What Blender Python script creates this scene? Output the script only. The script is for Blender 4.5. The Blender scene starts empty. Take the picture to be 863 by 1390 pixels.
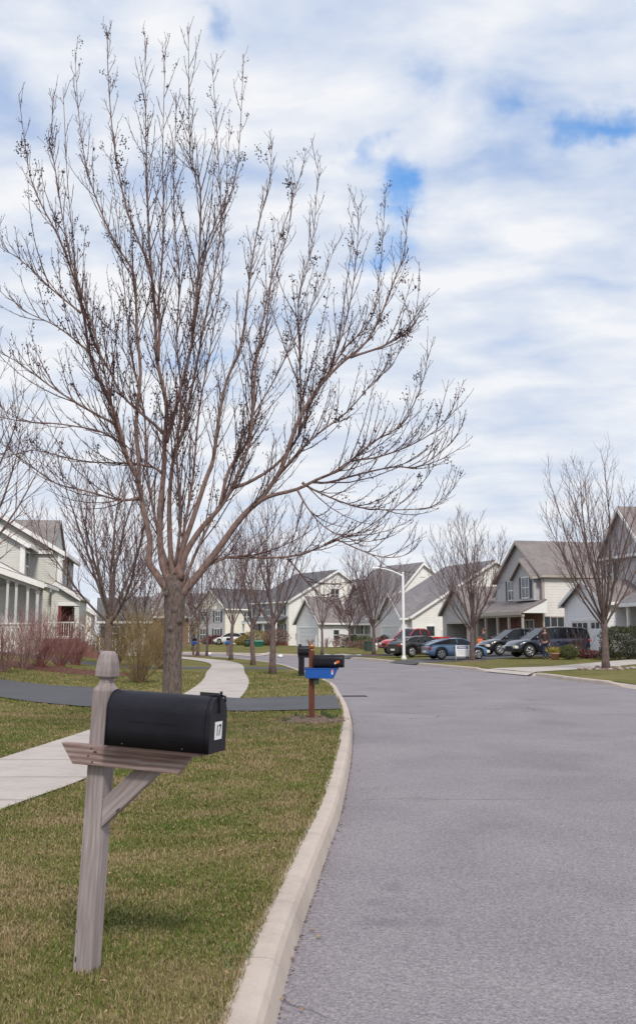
import bpy, bmesh, math, random
import numpy as np
from mathutils import Vector, Matrix, noise
R = math.radians
rnd = random.Random(7)
sc = bpy.context.scene
C = sc.collection

# ------------------------------------------------------------------ camera
F, CX, PY0, TH, H = 1400.0, 431.5, 650.0, math.atan(212/1400), 1.6
cam = bpy.data.cameras.new('camera'); co = bpy.data.objects.new('camera', cam); C.objects.link(co)
co.location = (0, 0, H); co.rotation_euler = (R(90)+TH, 0, 0)
cam.sensor_fit = 'VERTICAL'; cam.sensor_height = 36; cam.lens = F/1390*36
cam.shift_y = -(695-PY0)/1390; cam.clip_start = .05; cam.clip_end = 5000
sc.camera = co

def ray(px, py):
    s = (PY0-py)/F
    return ((px-CX)/F, math.cos(TH)-s*math.sin(TH), math.sin(TH)+s*math.cos(TH))
def G(px, py, z=0):
    r = ray(px, py); t = (z-H)/r[2]; return Vector((r[0]*t, r[1]*t, z))
def D(px, py, Y):
    r = ray(px, py); t = Y/r[1]; return Vector((r[0]*t, Y, H+r[2]*t))

# ------------------------------------------------------------------ materials
def nd(nt, t, loc=(0, 0), **kw):
    n = nt.nodes.new(t)
    for k, v in kw.items():
        if k in n.inputs.keys() if hasattr(n.inputs, 'keys') else False: n.inputs[k].default_value = v
        else: setattr(n, k, v)
    return n
def lk(nt, a, b): nt.links.new(a, b)
def rgb(c): return (c[0], c[1], c[2], 1)
def ramp(nt, fac, stops):
    n = nt.nodes.new('ShaderNodeValToRGB'); e = n.color_ramp.elements
    e[0].position, e[0].color = stops[0][0], rgb(stops[0][1])
    e[1].position, e[1].color = stops[-1][0], rgb(stops[-1][1])
    for p, c in stops[1:-1]:
        k = e.new(p); k.color = rgb(c)
    lk(nt, fac, n.inputs[0]); return n.outputs[0]
def noisen(nt, vec, scale, detail=4, rough=.55, dist=0):
    n = nt.nodes.new('ShaderNodeTexNoise'); n.inputs['Scale'].default_value = scale
    n.inputs['Detail'].default_value = detail; n.inputs['Roughness'].default_value = rough
    n.inputs['Distortion'].default_value = dist
    lk(nt, vec, n.inputs['Vector']); return n.outputs[0]
def mapping(nt, vec, sc_=(1, 1, 1), rot=(0, 0, 0)):
    n = nt.nodes.new('ShaderNodeMapping'); n.inputs['Scale'].default_value = sc_; n.inputs['Rotation'].default_value = rot
    lk(nt, vec, n.inputs['Vector']); return n.outputs[0]
def mixc(nt, fac, a, b, mode='MIX'):
    n = nt.nodes.new('ShaderNodeMix'); n.data_type = 'RGBA'; n.blend_type = mode
    if isinstance(fac, (int, float)): n.inputs[0].default_value = fac
    else: lk(nt, fac, n.inputs[0])
    for i, v in ((6, a), (7, b)):
        if isinstance(v, (tuple, list)): n.inputs[i].default_value = rgb(v)
        else: lk(nt, v, n.inputs[i])
    return n.outputs[2]
def mth(nt, op, a, b=None, c=None):
    n = nt.nodes.new('ShaderNodeMath'); n.operation = op
    for i, v in enumerate((a, b, c)):
        if v is None: continue
        if isinstance(v, (int, float)): n.inputs[i].default_value = v
        else: lk(nt, v, n.inputs[i])
    return n.outputs[0]
def bump(nt, h, s, d=.01, nrm=None):
    n = nt.nodes.new('ShaderNodeBump'); n.inputs['Strength'].default_value = s; n.inputs['Distance'].default_value = d
    lk(nt, h, n.inputs['Height'])
    if nrm: lk(nt, nrm, n.inputs['Normal'])
    return n.outputs[0]
def newmat(name):
    m = bpy.data.materials.new(name); m.use_nodes = True; nt = m.node_tree
    b = nt.nodes['Principled BSDF']; g = nt.nodes.new('ShaderNodeNewGeometry'); t = nt.nodes.new('ShaderNodeTexCoord')
    return m, nt, b, g.outputs['Position'], t.outputs['Object']
def simple(name, col, rough=.6, metal=0, var=.15, scale=6, coat=0, bmp=0, spec=.5):
    m, nt, b, pos, obj = newmat(name)
    n = noisen(nt, obj, scale, 5)
    c2 = tuple(x*(1-var) for x in col); c3 = tuple(min(1, x*(1+var)) for x in col)
    lk(nt, ramp(nt, n, [(.3, c2), (.7, c3)]), b.inputs['Base Color'])
    b.inputs['Roughness'].default_value = rough; b.inputs['Metallic'].default_value = metal
    b.inputs['Coat Weight'].default_value = coat; b.inputs['Specular IOR Level'].default_value = spec
    if bmp: lk(nt, bump(nt, noisen(nt, obj, scale*8, 3), bmp, .01), b.inputs['Normal'])
    return m
M = {}
def sidingm(name, col, pitch=.13):
    m, nt, b, pos, obj = newmat(name)
    s = nt.nodes.new('ShaderNodeSeparateXYZ'); lk(nt, obj, s.inputs[0])
    f = mth(nt, 'FRACT', mth(nt, 'DIVIDE', s.outputs[2], pitch))
    h = mth(nt, 'SUBTRACT', 1.0, f)
    n = noisen(nt, obj, 1.3, 4)
    c = ramp(nt, n, [(.3, tuple(x*.93 for x in col)), (.7, tuple(min(1, x*1.04) for x in col))])
    st = noisen(nt, mapping(nt, obj, (6, 6, .5)), 1.0, 3)
    c = mixc(nt, mth(nt, 'MULTIPLY', mth(nt, 'GREATER_THAN', st, .6), .12), c, tuple(x*.7 for x in col))
    lk(nt, c, b.inputs['Base Color']); b.inputs['Roughness'].default_value = .6
    lk(nt, bump(nt, h, .9, .03), b.inputs['Normal'])
    return m
def roofm(name, c1, c2):
    m, nt, b, pos, obj = newmat(name)
    s = nt.nodes.new('ShaderNodeSeparateXYZ'); lk(nt, obj, s.inputs[0])
    n1 = noisen(nt, obj, 1.1, 5); n2 = noisen(nt, mapping(nt, obj, (3, 3, 9)), 1.6, 2)
    c = ramp(nt, mth(nt, 'ADD', mth(nt, 'MULTIPLY', n1, .5), mth(nt, 'MULTIPLY', n2, .5)), [(.35, c1), (.65, c2)])
    lk(nt, c, b.inputs['Base Color']); b.inputs['Roughness'].default_value = .9
    f = mth(nt, 'FRACT', mth(nt, 'DIVIDE', s.outputs[2], .09))
    lk(nt, bump(nt, mth(nt, 'ADD', mth(nt, 'SUBTRACT', 1.0, f), n2), .6, .02), b.inputs['Normal'])
    return m
def barkm(name, c1, c2, scale=1.0, bs=1.0):
    m, nt, b, pos, obj = newmat(name)
    v = mapping(nt, obj, (1, 1, .28))
    w = nt.nodes.new('ShaderNodeTexVoronoi'); w.feature = 'F1'; w.inputs['Scale'].default_value = 42*scale
    nz = nt.nodes.new('ShaderNodeVectorMath'); nz.operation = 'ADD'
    nn = nt.nodes.new('ShaderNodeTexNoise'); nn.inputs['Scale'].default_value = 18*scale; lk(nt, v, nn.inputs['Vector'])
    sc2 = nt.nodes.new('ShaderNodeVectorMath'); sc2.operation = 'SCALE'; sc2.inputs['Scale'].default_value = .05; lk(nt, nn.outputs[1], sc2.inputs[0])
    lk(nt, v, nz.inputs[0]); lk(nt, sc2.outputs[0], nz.inputs[1]); lk(nt, nz.outputs[0], w.inputs['Vector'])
    n = noisen(nt, mapping(nt, obj, (1, 1, .35)), 26*scale, 6, .7)
    h = mth(nt, 'ADD', mth(nt, 'MULTIPLY', w.outputs[0], .6), mth(nt, 'MULTIPLY', n, .7))
    c = ramp(nt, h, [(.38, c1), (.55, tuple((a+b_)/2 for a, b_ in zip(c1, c2))), (.85, c2)])
    big = noisen(nt, obj, 2.2, 3)
    c = mixc(nt, mth(nt, 'MULTIPLY', big, .4), c, tuple(x*.6 for x in c2))
    lk(nt, c, b.inputs['Base Color']); b.inputs['Roughness'].default_value = .92
    lk(nt, bump(nt, h, bs, .012), b.inputs['Normal'])
    return m
def woodm(name, c1, c2, c3, wv=.04):
    m, nt, b, pos, obj = newmat(name)
    at = nt.nodes.new('ShaderNodeAttribute'); at.attribute_name = 'grain'
    v = at.outputs['Vector']
    n0 = noisen(nt, mapping(nt, v, (2.2, 7, 7)), 1.0, 2, .5)
    w = nt.nodes.new('ShaderNodeTexWave'); w.wave_type = 'BANDS'; w.bands_direction = 'Y'
    w.inputs['Scale'].default_value = 13; w.inputs['Distortion'].default_value = 7; w.inputs['Detail'].default_value = 3
    w.inputs['Detail Scale'].default_value = .6
    lk(nt, mapping(nt, v, (.35, 1, 1)), w.inputs['Vector'])
    fine = noisen(nt, mapping(nt, v, (6, 230, 230)), 1.0, 4, .6)
    mid = noisen(nt, mapping(nt, v, (2.5, 55, 55)), 1.0, 3, .6)
    f = mth(nt, 'ADD', mth(nt, 'ADD', mth(nt, 'MULTIPLY', w.outputs[1], wv), mth(nt, 'MULTIPLY', mid, .30)), mth(nt, 'ADD', mth(nt, 'MULTIPLY', fine, .30), mth(nt, 'MULTIPLY', n0, .30)))
    c = ramp(nt, f, [(.30, c1), (.50, c2), (.70, c3)])
    kn = nt.nodes.new('ShaderNodeTexVoronoi'); kn.inputs['Scale'].default_value = 1.0
    lk(nt, mapping(nt, v, (5, 15, 15)), kn.inputs['Vector'])
    kf = mth(nt, 'LESS_THAN', kn.outputs[0], .07)
    c = mixc(nt, kf, c, tuple(x*.35 for x in c1))
    lk(nt, c, b.inputs['Base Color']); b.inputs['Roughness'].default_value = .85
    lk(nt, bump(nt, f, .7, .004), b.inputs['Normal'])
    return m

M['siding_grey'] = sidingm('siding_grey', (.56, .56, .52))
M['siding_blue'] = sidingm('siding_blue', (.43, .41, .425))
M['siding_taupe'] = sidingm('siding_taupe', (.42, .40, .39))
M['siding_white'] = sidingm('siding_white', (.80, .78, .74), .2)
M['siding_cream'] = sidingm('siding_cream', (.80, .76, .66), .2)
M['siding_beige_sunlit'] = sidingm('siding_beige_sunlit', (.70, .67, .64), .2)
M['siding_pale'] = sidingm('siding_pale', (.76, .75, .76), .2)
M['roof'] = roofm('roof', (.15, .138, .145), (.25, .23, .238))
M['roof_brown'] = roofm('roof_brown', (.165, .14, .137), (.27, .235, .23))
M['roof_dark'] = roofm('roof_dark', (.085, .085, .095), (.15, .147, .158))
M['trim'] = simple('trim', (.82, .81, .79), .45, var=.05)
M['trim_grey'] = simple('trim_grey', (.56, .54, .55), .5, var=.06)
M['trim_tan'] = simple('trim_tan', (.42, .37, .33), .5, var=.08)
M['door_white'] = simple('door_white', (.72, .73, .76), .45, var=.05)
M['shutter'] = simple('shutter', (.03, .045, .06), .5)
M['red_door'] = simple('red_door', (.19, .035, .035), .4)
M['glass'] = simple('glass', (.035, .045, .055), .06, var=.3, scale=1.2, spec=.8)
M['curtain_glass'] = simple('curtain_glass', (.25, .26, .27), .12, var=.3, scale=1.5, spec=.8)
M['redbrown'] = simple('redbrown', (.2, .12, .1), .8)
M['concrete'] = simple('concrete_step', (.42, .38, .35), .9, var=.12, bmp=.3)
M['dark'] = simple('dark', (.02, .02, .022), .7)
M['bark'] = barkm('bark', (.014, .009, .008), (.175, .132, .115), 1.15, 1.0)
M['limb'] = barkm('limb_bark', (.06, .034, .03), (.25, .165, .145), .8, .8)
M['twig'] = simple('twig', (.082, .039, .039), .8, var=.35, scale=2)
M['bud'] = simple('bud', (.035, .010, .013), .7, var=.3)
M['bgbark'] = simple('distant_bark', (.13, .093, .085), .9, var=.35, scale=5)
M['bgtwig'] = simple('distant_twig', (.145, .088, .086), .9, var=.3, scale=2)
M['oldwood'] = woodm('weathered_wood', (.13, .095, .09), (.31, .265, .26), (.50, .455, .44))
M['board'] = woodm('weathered_board', (.10, .045, .038), (.26, .18, .165), (.46, .40, .38), .12)
M['redwood'] = woodm('red_stained_wood', (.09, .024, .014), (.15, .045, .028), (.19, .065, .042))
M['white'] = simple('white_paint', (.8, .8, .8), .35, var=.03)
M['tyre'] = simple('tyre', (.018, .018, .02), .85)
M['rim'] = simple('rim', (.55, .56, .58), .3, metal=.7, var=.05)
M['chrome'] = simple('chrome', (.6, .6, .62), .2, metal=.9, var=.03)
M['lamp_red'] = simple('tail_lens', (.4, .02, .02), .25)
M['lamp_clear'] = simple('head_lens', (.75, .72, .62), .2, var=.03)
M['carglass'] = simple('car_glass', (.010, .012, .015), .10, spec=.45)
for k, c in (('blue', (.10, .18, .31)), ('black', (.012, .012, .022)), ('navy', (.010, .014, .035)), ('red', (.52, .012, .02)), ('white_car', (.8, .8, .8)), ('charcoal', (.009, .009, .012))):
    M['car_'+k] = simple('car_paint_'+k, c, .3, metal=.15 if k == 'blue' else 0, var=.03, coat=1)
M['skin'] = simple('skin', (.45, .25, .18), .6)
M['hair'] = simple('hair', (.12, .06, .03), .8)
M['jacket'] = simple('jacket', (.09, .085, .10), .9)
M['brown_coat'] = simple('brown_coat', (.06, .035, .032), .9)
M['jeans'] = simple('jeans', (.02, .03, .07), .9)
M['orange'] = simple('orange_bag', (.85, .16, .03), .6)
M['terracotta'] = simple('terracotta', (.45, .25, .19), .8)
M['green_plastic'] = simple('green_plastic', (.01, .12, .07), .4)
M['blue_plastic'] = simple('blue_plastic', (.012, .10, .42), .35, var=.04)
M['utility_green'] = simple('utility_green', (.03, .06, .045), .6)
M['mulch'] = simple('mulch', (.13, .05, .035), .95, var=.6, scale=18, bmp=1)
M['mulch2'] = simple('mulch_grey', (.17, .115, .085), .95, var=.6, scale=25, bmp=1)
M['stone'] = simple('stone', (.32, .27, .24), .9, var=.4, scale=5, bmp=.6)
M['hedge'] = simple('hedge_leaf', (.045, .05, .018), .7, var=.6, scale=7)
M['boxwood'] = simple('boxwood_leaf', (.09, .10, .03), .7, var=.5, scale=7)
M['gold'] = simple('golden_leaf', (.24, .18, .04), .7, var=.5, scale=7)
M['barberry'] = simple('barberry_leaf', (.11, .022, .024), .7, var=.5, scale=7)
M['dryred'] = simple('dry_red_twig', (.24, .095, .09), .8, var=.45, scale=3)
M['dryred_light'] = simple('pale_red_twig', (.30, .18, .16), .8, var=.4, scale=3)
M['yellowtwig'] = simple('yellow_twig', (.24, .165, .09), .8, var=.4, scale=3)
M['yellowleaf'] = simple('yellow_leaf', (.30, .24, .05), .7, var=.4, scale=9)
M['greensprout'] = simple('green_sprout', (.07, .13, .03), .7, var=.4, scale=9)
M['iron'] = simple('iron', (.05, .045, .045), .7)
M['brick'] = simple('brick', (.20, .10, .085), .85, var=.3, scale=14, bmp=.4)

def mailboxm():
    m, nt, b, pos, obj = newmat('black_enamel')
    n = noisen(nt, obj, 5, 5, .6); sp = noisen(nt, obj, 160, 2, .6)
    c = ramp(nt, n, [(.3, (.0065, .006, .011)), (.7, (.012, .011, .018))])
    c = mixc(nt, mth(nt, 'GREATER_THAN', sp, .70), c, (.05, .045, .05))
    lk(nt, c, b.inputs['Base Color'])
    lk(nt, ramp(nt, n, [(.3, (.38,)*3), (.7, (.52,)*3)]), b.inputs['Roughness']); b.inputs['Specular IOR Level'].default_value = .28
    lk(nt, bump(nt, noisen(nt, mapping(nt, obj, (1, 1, 1)), 7, 2), .25, .02), b.inputs['Normal'])
    return m
M['enamel'] = mailboxm()

def grassground():
    m, nt, b, pos, obj = newmat('lawn')
    n1 = noisen(nt, pos, .35, 4, .6); n2 = noisen(nt, pos, 2.6, 5, .7); n3 = noisen(nt, pos, 24, 4, .7)
    sep = nt.nodes.new('ShaderNodeSeparateXYZ'); lk(nt, pos, sep.inputs[0])
    f = mth(nt, 'ADD', mth(nt, 'MULTIPLY', n1, .30), mth(nt, 'ADD', mth(nt, 'MULTIPLY', n2, .35), mth(nt, 'MULTIPLY', n3, .45)))
    c = ramp(nt, f, [(.38, (.062, .078, .018)), (.49, (.115, .118, .034)), (.57, (.17, .15, .055)), (.69, (.25, .20, .10))])
    lk(nt, c, b.inputs['Base Color']); b.inputs['Roughness'].default_value = 1
    b.inputs['Specular IOR Level'].default_value = .1
    lk(nt, bump(nt, n3, .6, .03), b.inputs['Normal'])
    return m
M['lawn'] = grassground()
def asphaltm():
    m, nt, b, pos, obj = newmat('asphalt')
    g = noisen(nt, pos, 110, 3, .85); g2 = noisen(nt, pos, 34, 4, .7); big = noisen(nt, pos, .55, 5, .55, .6)
    v = nt.nodes.new('ShaderNodeTexVoronoi'); v.inputs['Scale'].default_value = 75; lk(nt, pos, v.inputs['Vector'])
    v2 = nt.nodes.new('ShaderNodeTexVoronoi'); v2.inputs['Scale'].default_value = 95; lk(nt, pos, v2.inputs['Vector'])
    sc3 = nt.nodes.new('ShaderNodeSeparateColor'); lk(nt, v2.outputs['Color'], sc3.inputs[0])
    f = mth(nt, 'ADD', mth(nt, 'MULTIPLY', g, .35), mth(nt, 'ADD', mth(nt, 'MULTIPLY', g2, .35), mth(nt, 'MULTIPLY', sc3.outputs[0], .30)))
    c = ramp(nt, f, [(.28, (.145, .130, .140)), (.45, (.232, .210, .226)), (.60, (.30, .274, .290)), (.78, (.46, .43, .43))])
    c = mixc(nt, mth(nt, 'MULTIPLY', mth(nt, 'LESS_THAN', v.outputs[0], .13), .4), c, (.5, .47, .46))
    c = mixc(nt, 1.0, c, ramp(nt, big, [(.3, (.84, .84, .85)), (.7, (1.08, 1.07, 1.07))]), 'MULTIPLY')
    # old stains: irregular oil and patch marks on the road itself
    sep = nt.nodes.new('ShaderNodeSeparateXYZ'); lk(nt, pos, sep.inputs[0])
    wob = noisen(nt, pos, 3.2, 5, .7)
    for (x, y, rx, ry, s) in STAINS:
        dx = mth(nt, 'DIVIDE', mth(nt, 'SUBTRACT', sep.outputs[0], x), rx); dy = mth(nt, 'DIVIDE', mth(nt, 'SUBTRACT', sep.outputs[1], y), ry)
        d = mth(nt, 'ADD', mth(nt, 'ADD', mth(nt, 'MULTIPLY', dx, dx), mth(nt, 'MULTIPLY', dy, dy)), mth(nt, 'MULTIPLY', wob, 1.5))
        k = nt.nodes.new('ShaderNodeMapRange'); k.inputs[1].default_value = .75; k.inputs[2].default_value = 1.55; k.inputs[3].default_value = s; k.inputs[4].default_value = 0
        lk(nt, d, k.inputs[0]); c = mixc(nt, k.outputs[0], c, (.10, .09, .10))
    # hairline cracks
    cv = nt.nodes.new('ShaderNodeTexVoronoi'); cv.feature = 'DISTANCE_TO_EDGE'; cv.inputs['Scale'].default_value = .16
    ad = nt.nodes.new('ShaderNodeVectorMath'); ad.operation = 'ADD'
    nn = nt.nodes.new('ShaderNodeTexNoise'); nn.inputs['Scale'].default_value = .9; nn.inputs['Detail'].default_value = 6; lk(nt, pos, nn.inputs['Vector'])
    lk(nt, pos, ad.inputs[0]); lk(nt, nn.outputs[1], ad.inputs[1]); lk(nt, ad.outputs[0], cv.inputs['Vector'])
    crack = mth(nt, 'MULTIPLY', mth(nt, 'LESS_THAN', cv.outputs[0], .0022), mth(nt, 'GREATER_THAN', noisen(nt, pos, .25, 2), .50))
    c = mixc(nt, mth(nt, 'MULTIPLY', crack, .55), c, (.09, .085, .09))
    lk(nt, c, b.inputs['Base Color']); b.inputs['Roughness'].default_value = .9; b.inputs['Specular IOR Level'].default_value = .25
    lk(nt, bump(nt, f, .5, .008), b.inputs['Normal'])
    return m
STAINS = []
for px, py, rx, ry, s in [(522, 1253, .24, .16, .32), (585, 1252, .2, .14, .26), (533, 1205, .10, .2, .25), (512, 1224, .12, .14, .25), (560, 1235, .3, .12, .15), (668, 1120, .3, .3, .16), (576, 1085, .3, .3, .14),
                          (735, 965, .45, 1.5, .22), (755, 982, .5, 1.2, .2), (718, 950, .25, 1.3, .2), (500, 972, .5, .4, .25), (545, 968, 1.1, .35, .13), (625, 1130, .5, .2, .08), (770, 1040, .5, .7, .09)]:
    p = G(px, py); STAINS.append((p.x, p.y, rx, ry, s))
M['asphalt'] = asphaltm()
def driveasphalt():
    m, nt, b, pos, obj = newmat('driveway_asphalt')
    g = noisen(nt, pos, 60, 3, .7); big = noisen(nt, pos, .8, 4)
    c = ramp(nt, mth(nt, 'ADD', mth(nt, 'MULTIPLY', g, .5), mth(nt, 'MULTIPLY', big, .5)), [(.3, (.05, .05, .056)), (.7, (.095, .093, .10))])
    lk(nt, c, b.inputs['Base Color']); b.inputs['Roughness'].default_value = .75
    lk(nt, bump(nt, g, .4, .006), b.inputs['Normal'])
    return m
M['drive'] = driveasphalt()
def concretem(name, col, joint=True):
    m, nt, b, pos, obj = newmat(name)
    n = noisen(nt, pos, 1.4, 5, .6); g = noisen(nt, pos, 90, 3, .7); st = noisen(nt, pos, 6, 5, .7)
    f = mth(nt, 'ADD', mth(nt, 'MULTIPLY', n, .45), mth(nt, 'ADD', mth(nt, 'MULTIPLY', g, .25), mth(nt, 'MULTIPLY', st, .3)))
    c = ramp(nt, f, [(.32, tuple(x*.72 for x in col)), (.5, col), (.68, tuple(min(1, x*1.15) for x in col))])
    c = mixc(nt, mth(nt, 'MULTIPLY', mth(nt, 'GREATER_THAN', noisen(nt, pos, 45, 4, .8), .66), .5), c, tuple(x*.45 for x in col))
    lk(nt, c, b.inputs['Base Color']); b.inputs['Roughness'].default_value = .9; b.inputs['Specular IOR Level'].default_value = .25
    lk(nt, bump(nt, mth(nt, 'ADD', g, mth(nt, 'MULTIPLY', st, 1.5)), .5, .006), b.inputs['Normal'])
    return m
M['kerb'] = concretem('kerb_concrete', (.50, .425, .37))
M['walk'] = concretem('walk_concrete', (.47, .42, .385))

# ------------------------------------------------------------------ object helpers
def empty(name, loc=(0, 0, 0), rot=(0, 0, 0), label=None, cat=None, group=None):
    o = bpy.data.objects.new(name, None); C.objects.link(o); o.location = loc; o.rotation_euler = rot
    o.empty_display_size = .2
    if label: o['label'] = label; o['category'] = cat
    if group: o['group'] = group
    return o
def tag(o, label, cat, group=None, kind=None):
    o['label'] = label; o['category'] = cat
    if group: o['group'] = group
    if kind: o['kind'] = kind
    return o
class MB:
    def __init__(s): s.v = []; s.f = []; s.sm = []; s.g = None
    def add(s, vs, fs, smooth=False):
        b = len(s.v); s.v += [tuple(v) for v in vs]; s.f += [tuple(b+i for i in f) for f in fs]; s.sm += [smooth]*len(fs)
    def box(s, x0, x1, y0, y1, z0, z1, mat=None):
        vs = [(x, y, z) for z in (z0, z1) for x, y in ((x0, y0), (x1, y0), (x1, y1), (x0, y1))]
        if mat: vs = [mat @ Vector(v) for v in vs]
        s.add(vs, [(3, 2, 1, 0), (4, 5, 6, 7), (0, 1, 5, 4), (1, 2, 6, 5), (2, 3, 7, 6), (3, 0, 4, 7)]); return s
    def prism(s, poly, p2w, t0, t1):
        n = len(poly); vs = [p2w(a, b, t0) for a, b in poly]+[p2w(a, b, t1) for a, b in poly]
        s.add(vs, [tuple(range(n))[::-1], tuple(range(n, 2*n))]+[(i, (i+1) % n, n+(i+1) % n, n+i) for i in range(n)]); return s
    def tube(s, pts, rad, n=6, cap=True, smooth=True):
        m = len(pts); vs = []
        ref = None
        for i in range(m):
            a = pts[max(0, i-1)]; b = pts[min(m-1, i+1)]
            dx, dy, dz = b[0]-a[0], b[1]-a[1], b[2]-a[2]
            l = math.sqrt(dx*dx+dy*dy+dz*dz) or 1; dx /= l; dy /= l; dz /= l
            if ref is None:
                ref = (1, 0, 0) if abs(dx) < .8 else (0, 1, 0)
            k = ref[0]*dx+ref[1]*dy+ref[2]*dz
            ux, uy, uz = ref[0]-k*dx, ref[1]-k*dy, ref[2]-k*dz
            l = math.sqrt(ux*ux+uy*uy+uz*uz) or 1; ux /= l; uy /= l; uz /= l
            ref = (ux, uy, uz)
            wx, wy, wz = dy*uz-dz*uy, dz*ux-dx*uz, dx*uy-dy*ux
            p = pts[i]; r = rad[i]
            for j in range(n):
                c = r*CS[n][j][0]; q = r*CS[n][j][1]
                vs.append((p[0]+ux*c+wx*q, p[1]+uy*c+wy*q, p[2]+uz*c+wz*q))
        fs = [(i*n+j, i*n+(j+1) % n, (i+1)*n+(j+1) % n, (i+1)*n+j) for i in range(m-1) for j in range(n)]
        if cap and n > 3: fs += [tuple(range(n))[::-1], tuple(range((m-1)*n, m*n))]
        s.add(vs, fs, smooth); return s
    def lathe(s, prof, n=20, c=(0, 0, 0), axis='z', smooth=True, caps=True):
        vs = []
        for r, z in prof:
            for j in range(n):
                a = 2*math.pi*j/n; x, y = r*math.cos(a), r*math.sin(a)
                vs.append({'z': (c[0]+x, c[1]+y, c[2]+z), 'y': (c[0]+x, c[1]+z, c[2]+y), 'x': (c[0]+z, c[1]+x, c[2]+y)}[axis])
        m = len(prof)
        fs = [(i*n+j, i*n+(j+1) % n, (i+1)*n+(j+1) % n, (i+1)*n+j) for i in range(m-1) for j in range(n)]
        if caps: fs += [tuple(range(n))[::-1], tuple(range((m-1)*n, m*n))]
        s.add(vs, fs, smooth); return s
    def ball(s, c, r, q=(1, 1, 1)):
        x, y, z = c
        vs = [(x+r*q[0], y, z), (x-r*q[0], y, z), (x, y+r*q[1], z), (x, y-r*q[1], z), (x, y, z+r*q[2]), (x, y, z-r*q[2])]
        s.add(vs, [(0, 2, 4), (2, 1, 4), (1, 3, 4), (3, 0, 4), (2, 0, 5), (1, 2, 5), (3, 1, 5), (0, 3, 5)]); return s
    def build(s, name, m, parent=None, fixn=False):
        me = bpy.data.meshes.new(name); me.from_pydata(s.v, [], s.f)
        me.polygons.foreach_set('use_smooth', s.sm)
        me.materials.append(M[m] if isinstance(m, str) else m)
        if fixn:
            bm = bmesh.new(); bm.from_mesh(me); bmesh.ops.recalc_face_normals(bm, faces=bm.faces); bm.to_mesh(me); bm.free()
        me.update()
        o = bpy.data.objects.new(name, me); C.objects.link(o)
        if parent: o.parent = parent
        return o
CS = {n: [(math.cos(2*math.pi*j/n), math.sin(2*math.pi*j/n)) for j in range(n)] for n in range(3, 41)}
def struct(o): o['kind'] = 'structure'; return o
def part(name, m, parent, *boxes):
    b = MB()
    for q in boxes: b.box(*q)
    return b.build(name, m, parent)
def bevel(o, w=.004, seg=2):
    md = o.modifiers.new('bevel', 'BEVEL'); md.width = w; md.segments = seg; md.limit_method = 'ANGLE'; return o
def grain(o, axis):
    """store a grain coordinate (first component along the timber) on a mesh"""
    me = o.data; a = me.attributes.new('grain', 'FLOAT_VECTOR', 'POINT')
    off = rnd.random()*9
    for i, v in enumerate(me.vertices):
        c = v.co
        if axis == 'z': a.data[i].vector = (c.z+off, c.x+off, c.y)
        elif axis == 'x': a.data[i].vector = (c.x+off, c.z+off, c.y)
        else:
            k = .7071; a.data[i].vector = ((c.x+c.z)*k+off, (c.x-c.z)*k+off, c.y)
    return o
def carve(o, boxes):
    for q in boxes:
        c = MB().box(*q).build('cut', 'dark'); c.parent = o.parent
        bpy.context.view_layer.update()
        md = o.modifiers.new('b', 'BOOLEAN'); md.object = c; md.operation = 'DIFFERENCE'; md.solver = 'EXACT'
        bpy.context.view_layer.update()
        me = bpy.data.meshes.new_from_object(o.evaluated_get(bpy.context.evaluated_depsgraph_get()))
        o.modifiers.clear(); o.data = me; bpy.data.objects.remove(c)
    return o

# ------------------------------------------------------------------ setting: terrain, road, kerbs
def interp(pts, y):
    """x of a smooth polyline given as (y, x) sorted by y"""
    if y <= pts[0][0]: i = 0
    elif y >= pts[-1][0]: i = len(pts)-2
    else:
        i = max(k for k in range(len(pts)-1) if pts[k][0] <= y)
    y0, x0 = pts[i]; y1, x1 = pts[i+1]
    def sl(k):
        if k <= 0 or k >= len(pts)-1: return (pts[min(k+1, len(pts)-1)][1]-pts[max(k-1, 0)][1])/(pts[min(k+1, len(pts)-1)][0]-pts[max(k-1, 0)][0])
        return (pts[k+1][1]-pts[k-1][1])/(pts[k+1][0]-pts[k-1][0])
    h = y1-y0; t = (y-y0)/h
    if t < 0: return x0+sl(0)*(y-y0)
    if t > 1: return x1+sl(len(pts)-1)*(y-y1)
    m0, m1 = sl(i)*h, sl(i+1)*h
    return (2*t**3-3*t*t+1)*x0+(t**3-2*t*t+t)*m0+(-2*t**3+3*t*t)*x1+(t**3-t*t)*m1
LC = [(-12, -1.2), (0, -.42), (4, -.2)]+[(p.y, p.x) for p in (G(*q) for q in [(398, 1300), (436, 1185), (464, 1101), (478, 1012), (476, 973), (464, 948), (450, 931), (402, 911), (380, 904.5), (336, 897.8)])]+[(77, -9.3), (84, -16.5), (91, -32), (99, -70)]
RC = [(-12, 9.0), (10, 9.3), (25, 9.5)]+[(p.y, p.x) for p in (G(*q) for q in [(845, 933), (778, 925), (727, 918.2), (660, 911.6), (567, 903), (532, 899.6), (468, 894)])]+[(81, -1.6), (88, -7.6), (94, -15), (101, -32), (109, -75)]
xL = lambda y: interp(LC, y)
xR = lambda y: interp(RC, y)
sm = lambda t: (lambda u: u*u*(3-2*u))(max(0, min(1, t)))
def hz(x, y):
    if y < 99 and x < xL(y)+.01: return .13+.75*sm((xL(y)-6.5-x)/9)
    d = x-(xR(y) if y < 109 else xR(109))
    return .13+.30*sm((d-2)/14)
def GT(px, py):
    z = .13
    for _ in range(12):
        p = G(px, py, z); z = hz(p.x, p.y)
    return Vector((p.x, p.y, z))
def at(px, Y):
    p = D(px, 862, Y); p.z = hz(p.x, p.y); return p

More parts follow.
